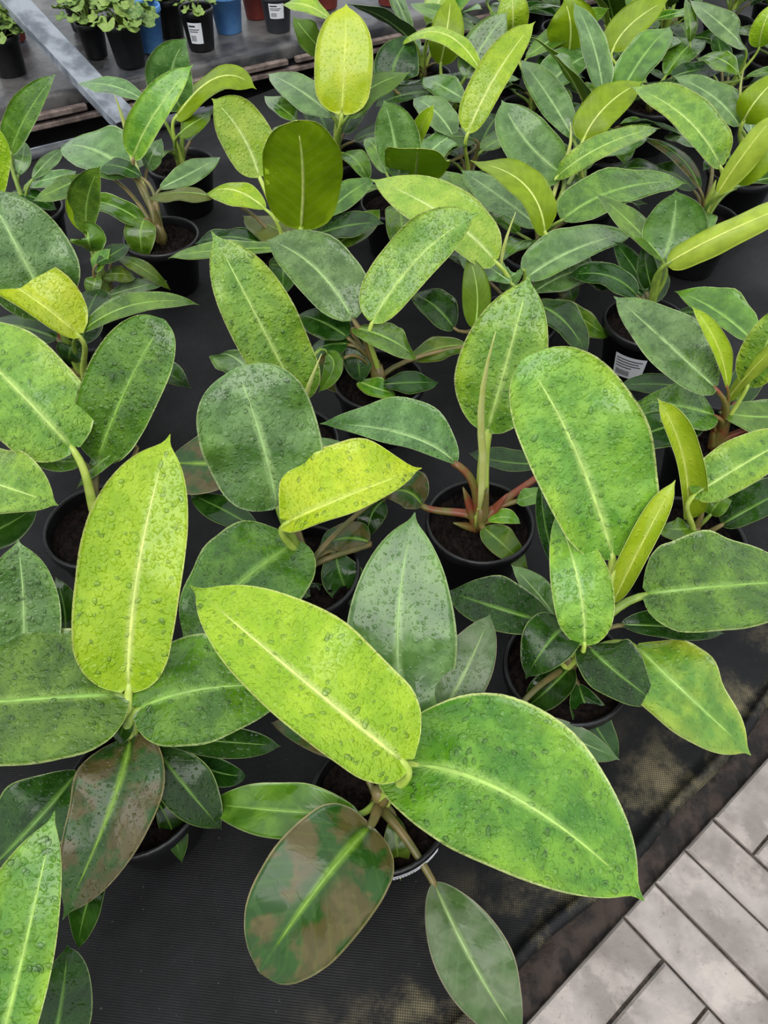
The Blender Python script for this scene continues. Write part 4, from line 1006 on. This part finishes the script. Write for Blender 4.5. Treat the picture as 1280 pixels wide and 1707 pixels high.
# bench pots
M_BSOIL = M_SOIL
def lobed_leaf(name, seed, mat):
    rg = random.Random(seed); v = [(0, 0, 0)]; f = []; n = 30
    for rr, zz in ((.5, .10), (1.0, .16)):
        for i in range(n):
            a = -2.75 + 5.5 * i / (n - 1)
            lobe = 1 + (.10 * math.cos(a * 5.6) + .04 * math.cos(a * 17)) * rr
            r = rr * lobe * (1 - .12 * abs(a) / 2.75)
            v.append((r * math.cos(a), r * math.sin(a), zz * (1 + .8 * math.cos(a * 5.6)) + rg.uniform(-.03, .03)))
    for i in range(n - 1):
        f.append((0, 1 + i, 2 + i)); f.append((1 + i, 1 + n + i, 2 + n + i, 2 + i))
    nv_ = len(v); v += [(x, y, z - .05) for x, y, z in v]
    f += [tuple(q + nv_ for q in reversed(p)) for p in f]
    return mesh_from(name, v, f, (mat,))
def mat_soft_leaf(name, c1, c2):
    b = NT(name); tc = b.n('TexCoord').outputs['Object']; rnd = b.n('ObjectInfo').outputs['Random']
    c = b.mix(b.ramp(rnd, 0, 1, 0, 1, False), lin(c1), lin(c2))
    c = b.mix(b.ramp(b.noise(tc, 4, 3).outputs[0], .4, .7, 0, .5), c, lin((176, 196, 120)))
    p = b.n('BsdfPrincipled', ins={'Base Color': c, 'Roughness': .5})
    t = b.n('BsdfTranslucent', ins={'Color': c})
    return b.finish(b.n('MixShader', ins={0: .25, 1: p.outputs[0], 2: t.outputs[0]}).outputs[0])
M_GER = mat_soft_leaf('soft_lobed_leaf', (82, 122, 58), (150, 178, 82))
ME_GER = [lobed_leaf('leaf', s, M_GER) for s in range(3)]
def bench_pot(xy, r, h, mat, label, foliage=None, fseed=0, lab=None, cat='plant', name='bench_pot_plant'):
    root = empty(name, (xy[0], xy[1], .103)); tag(root, label, cat, 'mixed pots on the back bench')
    p = link('pot', pot_mesh('pot', r, h, mat), root)
    link('soil', soil_mesh('soil', r * .9, h * .84, M_SOIL, fseed), root)
    if lab: curved_label('label', p, 0, h * lab[2], h * lab[3], R(lab[0]), R(lab[1]), h, r, PRINT_A)
    if foliage:
        n, sp, hh = foliage; rg = random.Random(fseed)
        for i in range(n):
            az = rg.uniform(0, 6.28); q = rg.random() ** .6
            x, y = sp * q * math.cos(az), sp * q * math.sin(az); z = h * .9 + hh * (1 - .75 * q * q) * rg.uniform(.55, 1.05)
            s_ = rg.uniform(.016, .030)
            o = link('leaf', ME_GER[i % 3], root); o.scale = (s_, s_, s_); o.location = (x, y, z)
            o.rotation_euler = (rg.uniform(-.5, .5), rg.uniform(.0, .8), az + rg.uniform(-.6, .6))
            if i % 3 == 0:
                link('leaf_stalk', tube('leaf_stalk', [(x * .1, y * .1, h * .84), (x * .4, y * .4, h * .84 + (z - h * .84) * .6), (x, y, z)], [.002, .0018, .0014], M_STALK['green'], 5), root)
bench_pot((-1.215, 2.715), .060, .118, M_POT, 'black pot of lobed light green foliage at the far left of the bench', (46, .075, .09), 1)
bench_pot((-.975, 2.87), .048, .105, M_POT, 'small black pot of lobed foliage half hidden by the slanting steel channel', (46, .085, .16), 2)
bench_pot((-.845, 2.80), .062, .128, M_POT, 'large black pot with dense lobed foliage in front of the blue pot corner', (54, .10, .10), 3)
bench_pot((-.800, 2.928), .056, .135, M_BLUE, 'blue pot mostly hidden behind the large black pot', None, 4, cat='pot', name='blue_pot')
bench_pot((-.755, 3.060), .058, .120, M_POT, 'black pot of lobed foliage behind the white-labelled black pot', (40, .09, .10), 5)
bench_pot((-.630, 2.945), .058, .124, M_POT, 'black pot with a white label and a few lobed leaves', (12, .06, .07), 6, (-120, -68, .22, .74))
bench_pot((-.556, 3.105), .060, .124, M_BLUE, 'light blue pot filled with soil on the back bench', None, 7, cat='pot', name='blue_pot')
bench_pot((-.470, 3.25), .056, .115, M_RED, 'red-brown pot between the light blue and the dark grey pot', None, 8, cat='pot', name='red_pot')
bench_pot((-.380, 3.115), .056, .118, M_POT2, 'dark grey pot with a white label, rightmost of the labelled pots', None, 9, (-115, -55, .42, .82), cat='pot', name='grey_pot')
bench_pot((-1.305, 3.02), .056, .115, M_RED, 'red-brown pot behind the slanting steel channel at the left', None, 10, cat='pot', name='red_pot')
bench_pot((-1.08, 3.12), .056, .115, M_POT, 'black pot of lobed foliage at the back of the bench, left of the large pot', (46, .10, .12), 11)
bench_pot((-.22, 3.36), .056, .115, M_RED, 'red-brown pot at the top edge behind the tall yellow-green leaf', None, 12, cat='pot', name='red_pot')
bench_pot((.02, 3.40), .056, .115, M_RED, 'red-brown pot at the top edge, farthest right on the bench', None, 13, cat='pot', name='red_pot')
_tp = empty('terracotta_pot', (-.745, 1.49, 0)); tag(_tp, 'terracotta pot glimpsed beside the small young plant at the left', 'pot')
link('pot', pot_mesh('pot', .058, .115, M_TERRA), _tp); link('soil', soil_mesh('soil', .058 * .9, .115 * .84, M_SOIL, 21), _tp)
bench_pot((-.98, 2.98 + .35), .056, .115, M_POT, 'black pot of lobed foliage in the rear row of the bench', (40, .09, .10), 14)
